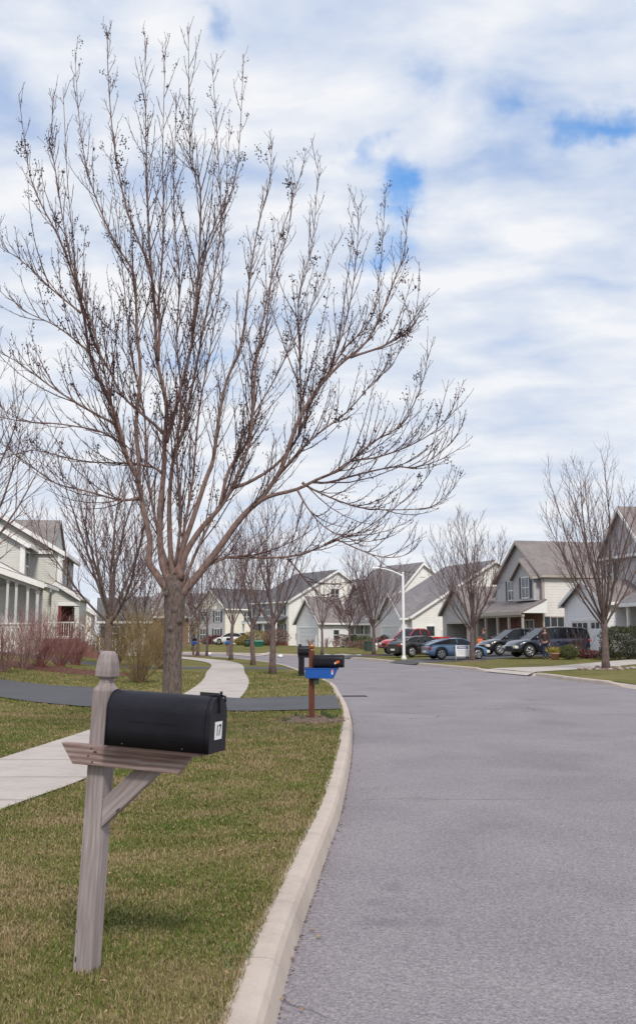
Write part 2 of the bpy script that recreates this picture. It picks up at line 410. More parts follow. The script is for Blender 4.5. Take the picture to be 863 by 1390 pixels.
def strip(name, m, rows):
    mb = MB(); n = len(rows[0])
    vs = [v for r in rows for v in r]
    mb.add(vs, [(i*n+j, i*n+j+1, (i+1)*n+j+1, (i+1)*n+j) for i in range(len(rows)-1) for j in range(n-1)], True)
    return mb.build(name, m)
ys = [-12+i*.75 for i in range(60)]; ys = [y for y in ys if y < 30]+[30+i for i in range(70)]
offs = [0, .5, 1, 1.5, 2, 3, 4, 5, 6, 7, 8, 9, 10, 11, 12, 13, 14, 15, 16.5, 20, 30, 60, 150, 500]
struct(strip('lawn_left', 'lawn', [[(xL(y)-.185-o, y, hz(xL(y)-.185-o, y)) for o in offs] for y in ys if y <= 98.5]))
ysr = [y for y in ys]+[100+i*1.5 for i in range(7)]+[112, 120, 140, 180, 260, 500]
rows = []
for y in ysr:
    x0 = xR(min(y, 109))+.185
    r = [(x0+o, y, hz(x0+o, y)) for o in offs]
    if y > 109: r = [(-500, y, .13)]+r
    else: r = [(x0-.001, y, .13)]+r
    rows.append(r)
struct(strip('lawn_right', 'lawn', rows))
struct(strip('road', 'asphalt', [[(xL(min(y, 99))-.02-(500 if y > 99 else 0), y, 0), ((xL(min(y, 99))+xR(y))/2, y, 0), (xR(y)+.02, y, 0)] for y in [q for q in ysr if q <= 109]]))
gm = MB(); gm.add([(-2500, -1500, -.12), (2500, -1500, -.12), (2500, 3500, -.12), (-2500, 3500, -.12)], [(0, 1, 2, 3)]); struct(gm.build('ground', 'lawn'))

def kerb(name, fx, side, y0, y1, taper0=False, taper1=False):
    """concrete kerb: flat top, sloped rounded face, cast in ten foot lengths with joints"""
    n = max(2, int((y1-y0)/.3)); mb = MB(); prof = [(-.19, -.03), (-.19, .132), (-.175, .138), (-.085, .139), (-.05, .13), (-.028, .10), (0, -.01)]
    pts = [];
    for i in range(n+1):
        y = y0+(y1-y0)*i/n; dx = (fx(y+.05)-fx(y-.05))/.1; l = math.hypot(dx, 1)
        pts.append((fx(y), y, 1/l, -dx/l))
    acc = 0; seg = []; segs = []
    for i, p in enumerate(pts):
        if i: acc += math.hypot(p[0]-pts[i-1][0], p[1]-pts[i-1][1])
        seg.append(p)
        if acc > 3.0: segs.append(seg); seg = [p]; acc = 0
    if len(seg) > 1: segs.append(seg)
    for si, sg in enumerate(segs):
        wob = rnd.uniform(-.004, .004); vs = []
        m = len(sg)
        for i, (x, y, nx, ny) in enumerate(sg):
            t = 1
            if taper0 and si == 0: t = min(1, .25+i/(m-1)*1.5)
            if taper1 and si == len(segs)-1: t = min(1, .25+(m-1-i)/(m-1)*1.5)
            sh = 0
            ey = 0
            if i == 0: ey = .006
            if i == m-1: ey = -.006
            for (o, z) in prof:
                vs.append((x+side*nx*o+wob, y+ey+side*ny*o, z*t if z > 0 else z))
        k = len(prof)
        fs = [(i*k+j, i*k+j+1, (i+1)*k+j+1, (i+1)*k+j) for i in range(m-1) for j in range(k-1)]
        fs += [tuple(range(k))[::-1], tuple(range((m-1)*k, m*k))]
        mb.add(vs, fs)
    o = mb.build(name, 'kerb', None, True); struct(o); return o
struct(strip('kerb_ramp', 'kerb', [[(xR(y)-.01, y, -.012), (xR(y)+.2, y, .115)] for y in ysr if y <= 101]))
# side=+1: the lawn lies towards -x of the face
def kx(side): return side
kerb('kerb_left', xL, 1, -10, 92)
yk = [G(845, 933).y, G(716, 917.3).y, G(660, 911.6).y, G(567, 903).y, G(532, 899.6).y, G(500, 896.6).y, G(468, 894).y]
kerb('kerb_right', xR, -1, yk[0], yk[1]-.6, True, False)
kerb('kerb_right', xR, -1, yk[2], yk[3], True, False)
kerb('kerb_right', xR, -1, yk[4], 70.5, False, True)
kerb('kerb_right', xR, -1, 74.5, 92, True, False)
kerb('kerb_right', xR, -1, -10, 27, False, True)
# dark tar line where asphalt meets the concrete: a ragged band of grit and leaves in the gutter
mb = MB(); r2 = random.Random(3)
for y in np.arange(3, 60, .012):
    if r2.random() < .33:
        s = r2.uniform(.003, .011)*(1+y*.02); x = xL(y)+abs(r2.gauss(0, .010)); mb.ball((x, y, .003), s*.75, (1, 1.3, .4))
tag(mb.build('gutter_debris', 'mulch2'), 'dark line of grit and leaf bits in the gutter along the kerb', 'debris', kind='stuff')

def drape(name, m, L, Rr, n=8, up=.018, kind='structure'):
    """a surface laid on the terrain between two polylines of world points"""
    def sub(P):
        out = []
        for a, b in zip(P[:-1], P[1:]):
            k = max(1, int(math.hypot(a[0]-b[0], a[1]-b[1])/1.0)) if n else 1
            out.append((a, b))
        return out
    def param(P, t):
        ls = [0]
        for a, b in zip(P[:-1], P[1:]): ls.append(ls[-1]+math.hypot(a[0]-b[0], a[1]-b[1]))
        d = t*ls[-1]
        for i in range(len(P)-1):
            if d <= ls[i+1]+1e-9:
                k = (d-ls[i])/(ls[i+1]-ls[i]); return (P[i][0]+(P[i+1][0]-P[i][0])*k, P[i][1]+(P[i+1][1]-P[i][1])*k)
        return P[-1][:2]
    rows = []
    N = 60
    for i in range(N+1):
        a, b = param(L, i/N), param(Rr, i/N); r = []
        for j in range(n+1):
            x = a[0]+(b[0]-a[0])*j/n; y = a[1]+(b[1]-a[1])*j/n
            z = hz(x, y)+up
            if y < 109 and xL(y)-.3 < x < xR(y)+.3 and (x > (xL(y)+xR(y))/2): z = .03+(.11)*sm((x-xR(y)+.3)/.6)
            r.append((x, y, z))
        rows.append(r)
    o = strip(name, m, rows); o['kind'] = kind; return o
SWR = [(-12, -4.2), (4, -3.25)]+[(p.y, p.x) for p in (G(*q, .13) for q in [(0, 1102), (120, 1057), (322, 952), (334, 916), (300, 896.5)])]+[(80, -15.5), (90, -34)]
swr = lambda y: interp(SWR, y)
# sidewalk as separate cast slabs with joints
mb = MB(); y = -10.0
while y < 88:
    y2 = y+1.5
    if True:
        vs = []; ns = 4
        for i in range(ns+1):
            yy = y+.010+(y2-y-.020)*i/ns; w = 1.5 if yy < 60 else 1.5
            k = (swr(yy+.1)-swr(yy-.1))/.2; w *= math.hypot(1, k)
            vs += [(swr(yy)-w, yy, hz(swr(yy)-w, yy)+.02), (swr(yy), yy, hz(swr(yy), yy)+.02)]
        mb.add(vs, [(2*i, 2*i+1, 2*i+3, 2*i+2) for i in range(ns)])
    y = y2
struct(mb.build('sidewalk', 'walk'))
strip_y = [y for y in np.arange(-10, 88, .5)]
# the asphalt driveway that crosses the walk
DRa, DRb = ([(xL(20.9)-.2, 20.9)]+[GT(*p) for p in [(330, 967), (122, 961), (0, 947)]]+[(-16, 27.5), (-24, 28)],
       [(xL(25.6)-.2, 25.6)]+[GT(*p) for p in [(328, 949.5), (125, 934), (0, 922.5)]]+[(-18, 38), (-24, 38)])
struct(drape('driveway_near', 'drive', DRa, DRb, 6, .028)); DRP = DRa+DRb[::-1]; DR2 = [(xL(45.5), 45.5), (-15, 47), (-15, 51), (xL(48.3), 48.3)]
struct(drape('driveway_middle', 'drive', [(xL(45.5)-.2, 45.5), (-12, 46.5), (-15, 47)], [(xL(48.3)-.2, 48.3), (-12, 50), (-15, 51)], 4, .008))
# right side driveways
P = lambda *a: [GT(*p) for p in a]
drape('driveway_apron', 'drive', [(xR(yk[3]+.2)-.25, yk[3]+.2)]+P((575, 899.5), (655, 896.2), (700, 892.2), (775, 889.6)), [(xR(yk[4]-.2)-.25, yk[4]-.2)]+P((545, 896.6), (640, 886.5), (700, 885.5), (775, 884.5)), 6)
drape('driveway_far', 'drive', [(xR(70.6)-.25, 70.6)]+P((512, 891), (560, 888.5), (600, 884)), [(xR(74.4)-.25, 74.4)]+P((500, 889.5), (530, 883), (560, 879)), 6)
drape('concrete_walk', 'walk', [(xR(yk[1]-.4)-.25, yk[1]-.4)]+P((760, 910.3), (863, 902)) + [(26, 56)], [(xR(yk[2]-.3)-.25, yk[2]-.3)]+P((748, 904.6), (863, 894.5))+[(26, 66)], 5)
drape('front_path', 'walk', P((725, 887.6), (790, 890.8), (863, 890.4))+[(26, 60)], P((725, 886.6), (790, 889.6), (863, 889.2))+[(26, 62)], 2, .10)
drape('garden_path', 'walk', P((440, 889.5), (465, 886.8), (490, 884.3)), P((440, 887.6), (465, 885.2), (490, 883.0)), 2)
drape('garden_path', 'walk', P((318, 887.2), (345, 883.6), (370, 881.5)), P((318, 886.2), (345, 882.6), (370, 880.5)), 2)

# ------------------------------------------------------------------ grass blades on the near lawn
DRV = None
def indrive(x, y):
    for Pq in (DRP, DR2):
        c = False; j = len(Pq)-1
        for i in range(len(Pq)):
            xi, yi = Pq[i][:2]; xj, yj = Pq[j][:2]
            if (yi > y) != (yj > y) and x < (xj-xi)*(y-yi)/(yj-yi)+xi: c = not c
            j = i
        if c: return True
    return False
def grass():
    g = np.random.default_rng(5); P_ = []
    for (y0, y1, dens) in ((3.6, 6.5, 11000), (6.5, 10, 6500), (10, 15, 3000), (15, 24, 1100), (24, 42, 260)):
        for (fa, fb) in ((lambda y: swr(y)-.02, lambda y: xL(y)-.155), (lambda y: swr(y)-1.52-min(7, .32*y), lambda y: swr(y)-1.51)):
            yy = np.linspace(y0, y1, 40); a = np.array([fa(t) for t in yy]); b = np.array([fb(t) for t in yy])
            area = np.trapezoid(b-a, yy) if hasattr(np, 'trapezoid') else np.trapz(b-a, yy)
            n = int(area*dens); Y = g.uniform(y0, y1, n); u = g.uniform(0, 1, n)
            X = np.interp(Y, yy, a)+u*(np.interp(Y, yy, b)-np.interp(Y, yy, a))
            vis = (X > -.34*Y-.3)
            if y1 > 19: vis &= ~np.array([indrive(x, y) for x, y in zip(X, Y)])
            P_.append(np.stack([X, Y], 1)[vis])
    P_ = np.concatenate(P_); n = len(P_)
    zz = np.array([hz(x, y) for x, y in P_[::1]]) if n < 400000 else np.full(n, .13)
    # clumpy variation
    f = np.array([noise.noise((x*2.2, y*2.2, 0)) for x, y in P_]); f2 = np.array([noise.noise((x*9, y*9, 3)) for x, y in P_])
    f3 = np.array([noise.noise((x*.8, y*.8, 9)) for x, y in P_]); dist = P_[:, 1]
    L = g.uniform(.014, .034, n)*(1+.5*np.clip(f2, -1, 1))*(1+.02*dist)
    ed = np.abs(P_[:, 0]-np.array([xL(y) for y in P_[:, 1]])+.17); L = L*(1+.7*np.exp(-ed/.05)*g.uniform(0, 1, n))
    ang = g.uniform(0, 2*np.pi, n); lean = np.abs(g.normal(.55, .35, n))
    flat = g.uniform(0, 1, n) < .16; lean[flat] = g.uniform(1.2, 1.5, flat.sum())
    dx, dy = np.cos(ang), np.sin(ang); w = (.0007+.00022*dist)*g.uniform(.7, 1.3, n)
    base = np.stack([P_[:, 0], P_[:, 1], zz-.002+flat*.012], 1)
    side = np.stack([-dy, dx, np.zeros(n)], 1)*w[:, None]
    h = np.stack([dx*np.sin(lean*.6), dy*np.sin(lean*.6), np.cos(lean*.6)], 1)*(L*.55)[:, None]
    t = h+np.stack([dx*np.sin(lean*1.2), dy*np.sin(lean*1.2), np.cos(np.minimum(lean*1.2, 1.62))], 1)*(L*.5)[:, None]
    V = np.concatenate([base-side, base+side, base+h+side*.8, base+h-side*.8, base+t], 1).reshape(-1, 3)
    me = bpy.data.meshes.new('grass'); k = np.arange(n)*5
    quads = np.stack([k, k+1, k+2, k+3], 1); tris = np.stack([k+3, k+2, k+4], 1)
    me.vertices.add(n*5); me.vertices.foreach_set('co', V.ravel().astype(np.float32))
    idx = np.concatenate([quads.ravel(), tris.ravel()]); me.loops.add(len(idx)); me.loops.foreach_set('vertex_index', idx.astype(np.int32))
    me.polygons.add(2*n); st = np.concatenate([np.arange(n)*4, 4*n+np.arange(n)*3]); me.polygons.foreach_set('loop_start', st.astype(np.int32))
    me.update(calc_edges=True)
    green = np.array([.105, .145, .026]); olive = np.array([.175, .165, .048]); straw = np.array([.31, .235, .13])
    r = g.uniform(0, 1, n)+f*.95+.95*f3; L = L*(1+.6*np.clip(-f3, -.5, .6))
    col = np.where((r < .25)[:, None], straw, np.where((r < .68)[:, None], olive, green))
    col[flat] = straw*.9; col = col*g.uniform(.65, 1.3, (n, 1))
    ca = me.color_attributes.new('Col', 'FLOAT_COLOR', 'POINT')
    c4 = np.concatenate([np.repeat(col, 5, 0), np.ones((n*5, 1))], 1); ca.data.foreach_set('color', c4.ravel().astype(np.float32))
    m, nt, b, pos, obj = newmat('grass_blade'); at_ = nt.nodes.new('ShaderNodeAttribute'); at_.attribute_name = 'Col'
    lk(nt, at_.outputs[0], b.inputs['Base Color']); b.inputs['Roughness'].default_value = .7; b.inputs['Specular IOR Level'].default_value = .2
    me.materials.append(m); o = bpy.data.objects.new('grass', me); C.objects.link(o)
    tag(o, 'short olive grass with straw coloured dead blades on the near verge', 'grass', kind='stuff')
grass()
mb = MB(); rl = random.Random(8)
for i in range(260):
    y = 3.8+rl.random()**1.6*22; x = rl.uniform(swr(y)-(2.5 if rl.random() < .3 else -.05), xL(y)+.12)
    if swr(y)-1.55 < x < swr(y)+.02 and rl.random() < .8: continue
    s = rl.uniform(.008, .026); a = rl.random()*6.3; z = (.155 if x < xL(y)-.2 else .143 if x < xL(y)-.06 else .008)+rl.random()*.01
    mb.add([(x+math.cos(a)*s, y+math.sin(a)*s, z), (x-math.sin(a)*s*.5, y+math.cos(a)*s*.5, z+.008), (x-math.cos(a)*s, y-math.sin(a)*s, z+.003), (x+math.sin(a)*s*.5, y-math.cos(a)*s*.5, z+.009)], [(0, 1, 2, 3)])
LEAVES = mb; mb = MB()
for i in range(70):
    y = 4+rl.random()**1.4*16; x = (xL(y)-.2-abs(rl.gauss(0, .04))) if rl.random() < .5 else (swr(y)+abs(rl.gauss(0, .03)))
    for k in range(9):
        a = rl.random()*6.3; l = rl.uniform(.03, .075); d = Vector((math.cos(a)*.5, math.sin(a)*.5, 1)).normalized(); p_ = Vector((x+rl.gauss(0, .012), y+rl.gauss(0, .012), .13)); v = Vector((-math.sin(a), math.cos(a), 0))*.0022
        mb.add([p_-v, p_+v, p_+d*l+Vector((math.cos(a), math.sin(a), 0))*l*.4], [(0, 1, 2)])
tag(mb.build('edge_weeds', 'greensprout'), 'longer green tufts along the kerb and walk edges', 'weeds', kind='stuff'); mb = LEAVES
tag(mb.build('dead_leaves', simple('dead_leaf', (.33, .22, .13), .9, var=.5, scale=1.5)), 'scattered pale brown dead leaves on the near lawn and kerb', 'leaves', kind='stuff')

# ------------------------------------------------------------------ trees
UP = Vector((0, 0, 1))
def perp(d, a):
    x = d.cross(Vector((0, 0, 1)) if abs(d.z) < .9 else Vector((1, 0, 0))).normalized(); y = d.cross(x)
    return x*math.cos(a)+y*math.sin(a)
def shoot(tb, p, d, L, r, rg, up=.25, n=4, sides=4, jit=.08, rend=None):
    pts = [p.copy()]; ds = [d]
    for i in range(n):
        d = (d+UP*(up/n)+Vector((rg.gauss(0, jit), rg.gauss(0, jit), rg.gauss(0, jit*.5)))).normalized()
        p = p+d*(L/n); pts.append(p); ds.append(d)
    re = rend if rend is not None else r*.35
    tb.tube(pts, [r+(re-r)*i/n for i in range(n+1)], sides, cap=False)
    return pts, ds
def along(pts, t):
    f = t*(len(pts)-1); i = min(int(f), len(pts)-2); k = f-i
    return pts[i].lerp(pts[i+1], k), (pts[i+1]-pts[i]).normalized()

def vase_tree(seed, height, trunk_h, r0, spread, nlimb, name, label, loc, group, lean=0, twr=.004, dens=1.0):
    rg = random.Random(seed); th = empty(name, loc, (0, 0, 0), label, 'tree', group)
    tr, cr = MB(), MB()
    # trunk
    pts = []; 
    for i in range(6):
        t = i/5; pts.append(Vector((lean*t*trunk_h+rg.gauss(0, .01), rg.gauss(0, .01), -.1+t*(trunk_h+.1))))
    tr.tube(pts, [r0*1.3, r0*1.0, r0*.9, r0*.84, r0*.8, r0*.72], 12)
    top = pts[-1]; a0 = rg.random()*6
    for k in range(nlimb):
        a = a0+k*2.399; inc = .2+.75*(k/(nlimb-1))**.8*spread if nlimb > 1 else .3
        inc *= rg.uniform(.8, 1.15)
        d = Vector((math.cos(a)*math.sin(inc), math.sin(a)*math.sin(inc), math.cos(inc)))
        L = (height-trunk_h)*rg.uniform(.85, 1.03)*(1-.28*(inc/1.0))
        st = pts[-1]-UP*(k/nlimb)*trunk_h*.22
        lp, ld = shoot(tr, st, d, L, r0*rg.uniform(.30, .42)*(1-.25*k/nlimb), rg, .65, 8, 6, .05, twr*1.1)
        nb = int(9*dens*L/4)+3
        for j in range(nb):
            t = .18+.8*(j+rg.random())/nb
            q, dd = along(lp, t); sd = (dd*math.cos(.62)+perp(dd, j*2.4+rg.random())*math.sin(.62)).normalized()
            L2 = L*rg.uniform(.22, .42)*(1.15-t*.65)
            bp, bd = shoot(cr, q, sd, L2, r0*.10*(1.2-t*.8), rg, .7, 5, 4, .07, twr)
            n3 = int(4.5*dens*L2/.8)+2
            for s in range(n3):
                t2 = .15+.82*(s+rg.random())/n3
                q2, d2 = along(bp, t2); sd2 = (d2*math.cos(.6)+perp(d2, s*2.4+rg.random()*2)*math.sin(.6)).normalized()
                shoot(cr, q2, sd2, rg.uniform(.22, .62)*min(1, L2), twr*1.2, rg, .5, 3, 3, .08, twr*.6)
    tr.build('trunk', 'bgbark', th); cr.build('crown', 'bgtwig', th)
    return th

# main tree: limbs follow the real tree's limbs
TY = 13.55
base = D(233, 1031, TY); base.z = hz(base.x, TY)
mt = empty('street_tree', base, (0, 0, 0), 'largest bare street tree, with rough trunk and dark seed clusters, behind the near mailbox', 'tree', 'bare street trees on the left verge')
tr, lb, tw, bd = MB(), MB(), MB(), MB(); rg = random.Random(11)
def L_(px, py, dy=0):
    p = D(px, py, TY+dy); return p-base
trk = [(232.5, 1040), (232.5, 1010), (233, 960), (234, 910), (235.5, 860), (237, 822), (237, 798), (236, 784), (236, 772)]
pts = [L_(*p) for p in trk]; pts[0].z = -.1
rr = [.20, .148, .126, .122, .12, .132, .135, .10, .02]
# densified trunk with bark irregularity
def dens(pts, rr, k):
    P2, R2 = [], []
    for i in range(len(pts)-1):
        for j in range(k):
            t = j/k; P2.append(pts[i].lerp(pts[i+1], t)); R2.append(rr[i]+(rr[i+1]-rr[i])*t)
    P2.append(pts[-1]); R2.append(rr[-1]); return P2, R2
def catmull(P, k=4):
    out = []
    for i in range(len(P)-1):
        p0, p1, p2, p3 = P[max(0, i-1)], P[i], P[i+1], P[min(len(P)-1, i+2)]
        for j in range(k):
            t = j/k
            out.append(.5*((2*p1)+(p2-p0)*t+(2*p0-5*p1+4*p2-p3)*t*t+(3*p1-p0-3*p2+p3)*t**3))
    out.append(P[-1]); return out
p2, r2_ = dens(pts, rr, 8)
tr.tube(p2, r2_, 28)
tr.v = [tuple(Vector(v)+Vector((v[0]-p2[min(i//28, len(p2)-1)].x, v[1]-p2[min(i//28, len(p2)-1)].y, 0))*(.10*noise.noise((v[0]*14, v[1]*14, v[2]*5))+.06*noise.noise((v[0]*40, v[1]*40, v[2]*12)))) for i, v in enumerate(tr.v)]
for px, py, r in ((236, 828, .05), (243, 843, .035), (232, 853, .042), (226, 806, .04)):
    c = L_(px, py, -.115); tr.lathe([(r*1.15, .03), (r*1.0, .004), (r*.8, -.012), (r*.45, -.018), (0.004, -.019)], 14, c, 'y', True, False)
# (points, base width px, end width px, depth slope per px of height/length, start depth)
LIMBS = [
 ([(234, 815), (228, 803), (213, 780), (202, 762), (204, 734), (195, 692), (187, 650), (173, 622), (158, 566), (138, 523), (122, 480), (114, 428), (98, 369), (79, 320), (55, 272), (39, 221), (26, 110)], 13, .8, -.10),
 ([(187, 655), (189, 629), (185, 574), (191, 507), (186, 450), (185, 409), (181, 369), (157, 330), (134, 276), (118, 220), (108, 150), (102, 53)], 7.5, .7, .35),
 ([(173, 622), (160, 590), (150, 545), (134, 470), (112, 400), (93, 339), (75, 220), (71, 189), (72, 110)], 5, .7, -.45),
 ([(236, 800), (224, 775), (219, 755), (217, 699), (222, 647), (224, 595), (226, 547), (213, 488), (211, 436), (205, 369), (185, 320), (169, 268), (154, 177), (147, 79), (146, 16)], 12, .8, .12),
 ([(225, 600), (236, 566), (247, 520), (256, 485), (264, 444), (276, 361), (290, 320), (307, 276), (323, 213), (331, 51)], 7, .8, .4),
 ([(214, 490), (217, 445), (216, 409), (221, 339), (222, 260), (221, 197), (225, 32)], 5.5, .7, -.3),
 ([(209, 410), (203, 330), (200, 236), (198, 150), (197, 20)], 4, .7, .5),
 ([(262, 450), (270, 360), (272, 250), (260, 215), (257, 160), (256, 12)], 4.5, .7, -.5),
 ([(237, 790), (232, 755), (230, 699), (231, 664), (236, 622), (247, 590), (256, 550), (268, 490), (276, 448), (292, 369), (300, 300), (296, 200), (288, 62)], 9, .7, -.35),
 ([(241, 780), (246, 750), (259, 713), (280, 650), (290, 622), (296, 577), (307, 519), (327, 468), (337, 400), (340, 369), (352, 300), (366, 240), (369, 180)], 10, .7, .25),
 ([(242, 785), (252, 752), (270, 722), (287, 702), (300, 687), (316, 661), (332, 622), (341, 585), (347, 504), (351, 470), (368, 380), (390, 320), (400, 240)], 10.5, .7, -.25),
 ([(300, 685), (310, 640), (335, 600), (342, 560), (343, 500), (359, 456), (366, 400), (375, 338), (400, 260), (413, 210)], 5.5, .7, .6),
 ([(316, 661), (335, 656), (371, 634), (399, 602), (415, 565), (432, 525), (461, 464), (477, 400), (485, 330), (486, 278)], 6, .7, .3),
 ([(406, 590), (408, 540), (406, 470), (406, 400), (425, 320), (432, 206)], 4, .6, -.4),
 ([(238, 815), (255, 797), (276, 772), (300, 740), (325, 706), (343, 687), (356, 675), (383, 634), (399, 585), (424, 537), (461, 495), (497, 464), (520, 420), (536, 377), (548, 345), (553, 290)], 13, .8, -.2),
 ([(424, 537), (450, 500), (470, 470), (505, 430), (518, 340), (522, 270)], 4, .6, .3),
 ([(475, 485), (520, 470), (544, 455), (560, 445), (570, 380)], 4, .6, -.3),
 ([(343, 687), (365, 674), (403, 664), (430, 651), (460, 638), (485, 618), (509, 598), (533, 585), (553, 565), (574, 516), (580, 480)], 6.5, .7, -.5),
 ([(425, 654), (445, 655), (490, 643), (533, 634), (565, 634), (590, 620), (612, 600), (628, 577)], 4, .7, .35),
 ([(460, 638), (476, 626), (505, 622), (533, 614), (560, 603), (590, 585), (610, 565), (620, 553)], 3.6, .7, -.3),
 ([(410, 655), (424, 664), (460, 680), (501, 691), (566, 691), (592, 684), (616, 662)], 3.6, .7, .4),
 ([(271, 778), (283, 767), (300, 759), (315, 756), (350, 757), (388, 756), (415, 750), (444, 739), (470, 728), (493, 719), (535, 690), (574, 654), (590, 630)], 5.5, .7, .2),
 ([(440, 740), (456, 733), (485, 745), (517, 756), (545, 755), (562, 746)], 3, .7, -.4),
 ([(390, 757), (405, 775), (420, 792), (440, 810), (458, 817), (470, 816)], 2.8, .7, .3),
 ([(403, 664), (418, 690), (440, 715), (470, 730), (500, 735), (530, 728)], 2.8, .7, -.6),
 ([(187, 677), (170, 679), (158, 678), (115, 666), (76, 656), (41, 631), (15, 612), (-8, 590)], 4.6, .7, -.5),
 ([(219, 642), (210, 635), (178, 629), (140, 628), (102, 624), (46, 611), (10, 620), (-20, 622)], 4.2, .7, .5),
 ([(170, 615), (163, 601), (145, 590), (127, 583), (76, 575), (40, 573), (0, 566), (-30, 555)], 4.5, .7, -.2),
 ([(156, 575), (130, 562), (98, 543), (70, 525), (51, 511), (25, 492), (0, 476), (-22, 450)], 4.0, .7, .3),
 ([(122, 480), (110, 468), (79, 444), (50, 430), (30, 420), (12, 401)], 3.2, .7, -.4),
 ([(222, 588), (205, 572), (185, 555), (165, 535), (150, 505), (130, 468), (118, 430), (106, 389), (100, 330), (92, 240), (86, 100)], 5, .7, -.6),
 ([(110, 425), (91, 409), (70, 392), (51, 373), (25, 350), (8, 338), (-4, 310)], 3.2, .7, .3),
 ([(185, 510), (170, 480), (160, 455), (140, 440)], 2.4, .6, .5),
 ([(245, 770), (250, 720), (262, 650), (270, 560), (286, 470), (300, 380), (306, 280), (312, 150)], 5.5, .7, 1.1),
 ([(232, 780), (214, 720), (200, 640), (196, 560), (178, 480), (170, 400), (160, 300), (150, 200)], 5.5, .7, 1.2),
 ([(237, 775), (246, 700), (240, 620), (246, 540), (240, 460), (244, 380), (236, 280), (240, 120)], 5, .7, -1.0),
 ([(248, 795), (275, 730), (310, 660), (330, 590), (370, 520), (400, 460), (430, 400), (456, 330)], 5, .7, 1.0),
 ([(355, 677), (395, 625), (430, 590), (470, 560), (505, 520), (535, 490), (570, 420)], 4.5, .7, .7),
]
allL = []
for ips, w0, w1, ds in LIMBS:
    y0 = None; acc = 0; P3 = []
    ips = [(a, b+max(0, 300-b)*.09) for a, b in ips]
    for i, (a, b) in enumerate(ips):
        if i: acc += math.hypot(a-ips[i-1][0], b-ips[i-1][1])
        P3.append((a, b, acc))
    tot = acc; st = None
    # start depth: nearest point of an already built limb
    s0 = D(ips[0][0], ips[0][1], TY)-base; dy0 = 0; best = .12
    for lp in allL:
        for q in lp:
            dd = math.hypot(q.x*TY/(TY+q.y)-s0.x, q.z-s0.z)
            if dd < best: best = dd; dy0 = q.y
    pts = [L_(a, b, dy0+ds*1.9*(c/520.0)) for a, b, c in P3]
    pts = catmull(pts, 3)
    n = len(pts); rs = []
    for i in range(n):
        t = i/(n-1); fl = 1+(.55*max(0, 1-t/.07)**1.5 if w0 > 8.5 else .25*max(0, 1-t/.06)); rs.append(max(.0034, (w0*1.05+(w1-w0*1.05)*t**.6)/104/2*fl))
    big = w0 > 6
    lb.tube(pts, rs, 12 if big else 7); allL.append(pts)
    Lm = tot/104
    # side branches
    nb = int(Lm*9.5)
    for j in range(nb):
        t = (.10 if w0 < 6 else .30)+(.90 if w0 < 6 else .70)*(j+rg.random())/nb
        t = min(t, .985)
        q, dd = along(pts, t)
        ang = rg.uniform(.32, .72); sd = (dd*math.cos(ang)+perp(dd, j*2.6+rg.random()*1.2)*math.sin(ang)+UP*.15).normalized()
        L2 = rg.uniform(.3, 1.15)*(1.22-.98*t)*(1 if rg.random() < .75 else 1.6)
        bp, bdv = shoot(tw, q, sd, L2, (.0056+.0022*L2)*(1.1-.4*t), rg, .85, 5, 4, .04, .0025)
        heavy = rg.random() < (.26 if q.z > 3.2 else .14)
        n3 = int(L2*8)+1
        for s in range(n3):
            t2 = min(.98, .12+.86*(s+rg.random())/n3)
            q2, d2 = along(bp, t2)
            sd2 = (d2*math.cos(.75)+perp(d2, (s % 2)*3.14+rg.random()*1.3)*math.sin(.75)).normalized()
            tp, td = shoot(tw, q2, sd2, rg.uniform(.03, .22), .0032, rg, .5, 2, 3, .09, .0024)
            for z in (1.0, .5):
                if rg.random() < .5: bd.ball(along(tp, z*.999)[0], rg.uniform(.0035, .007), (1, 1, 1.5))
            if heavy and rg.random() < .55:
                cc = along(tp, .7)[0]; sp = rg.uniform(.015, .035)
                for _ in range(rg.randint(3, 9)):
                    bd.ball((cc.x+rg.gauss(0, sp), cc.y+rg.gauss(0, sp), cc.z+rg.gauss(0, sp*1.2)), rg.uniform(.005, .011), (1, .8, 1.6))
        bd.ball(bp[-1], .006, (1, 1, 1.8))
for (px, py) in [(438-100, 182), (331, 182), (153, 205), (160, 200), (171, 182), (158, 215), (165, 238), (38, 205), (42, 220), (34, 218), (90, 318), (86, 312), (432, 370), (545, 462), (552, 458), (538, 466), (513, 322), (470, 320), (390, 275), (418, 592), (412, 600), (462, 565), (456, 560), (30, 590), (36, 598), (136, 440), (132, 436), (92, 445), (72, 405), (144, 470), (344, 448), (377, 420), (480, 455), (500, 448), (525, 440), (422, 530), (414, 540), (178, 105), (148, 95), (96, 345), (350, 310), (382, 300)]:
    q0 = L_(px, py)
    q = min((q for lp in allL for q in lp), key=lambda v: (v.x*TY/(TY+v.y)-q0.x)**2+(v.z-q0.z)**2)
    for _ in range(24):
        bd.ball((q.x*.35+q0.x*.65+rg.gauss(0, .035), q.y+rg.gauss(0, .035), q.z*.35+q0.z*.65+rg.gauss(0, .055)), rg.uniform(.006, .013), (1, .8, 1.5))
tr.build('trunk', 'bark', mt); lb.build('limbs', 'limb', mt); tw.build('twigs', 'twig', mt)
o = bd.build('seed_clusters', 'bud', mt); o['kind'] = 'stuff'

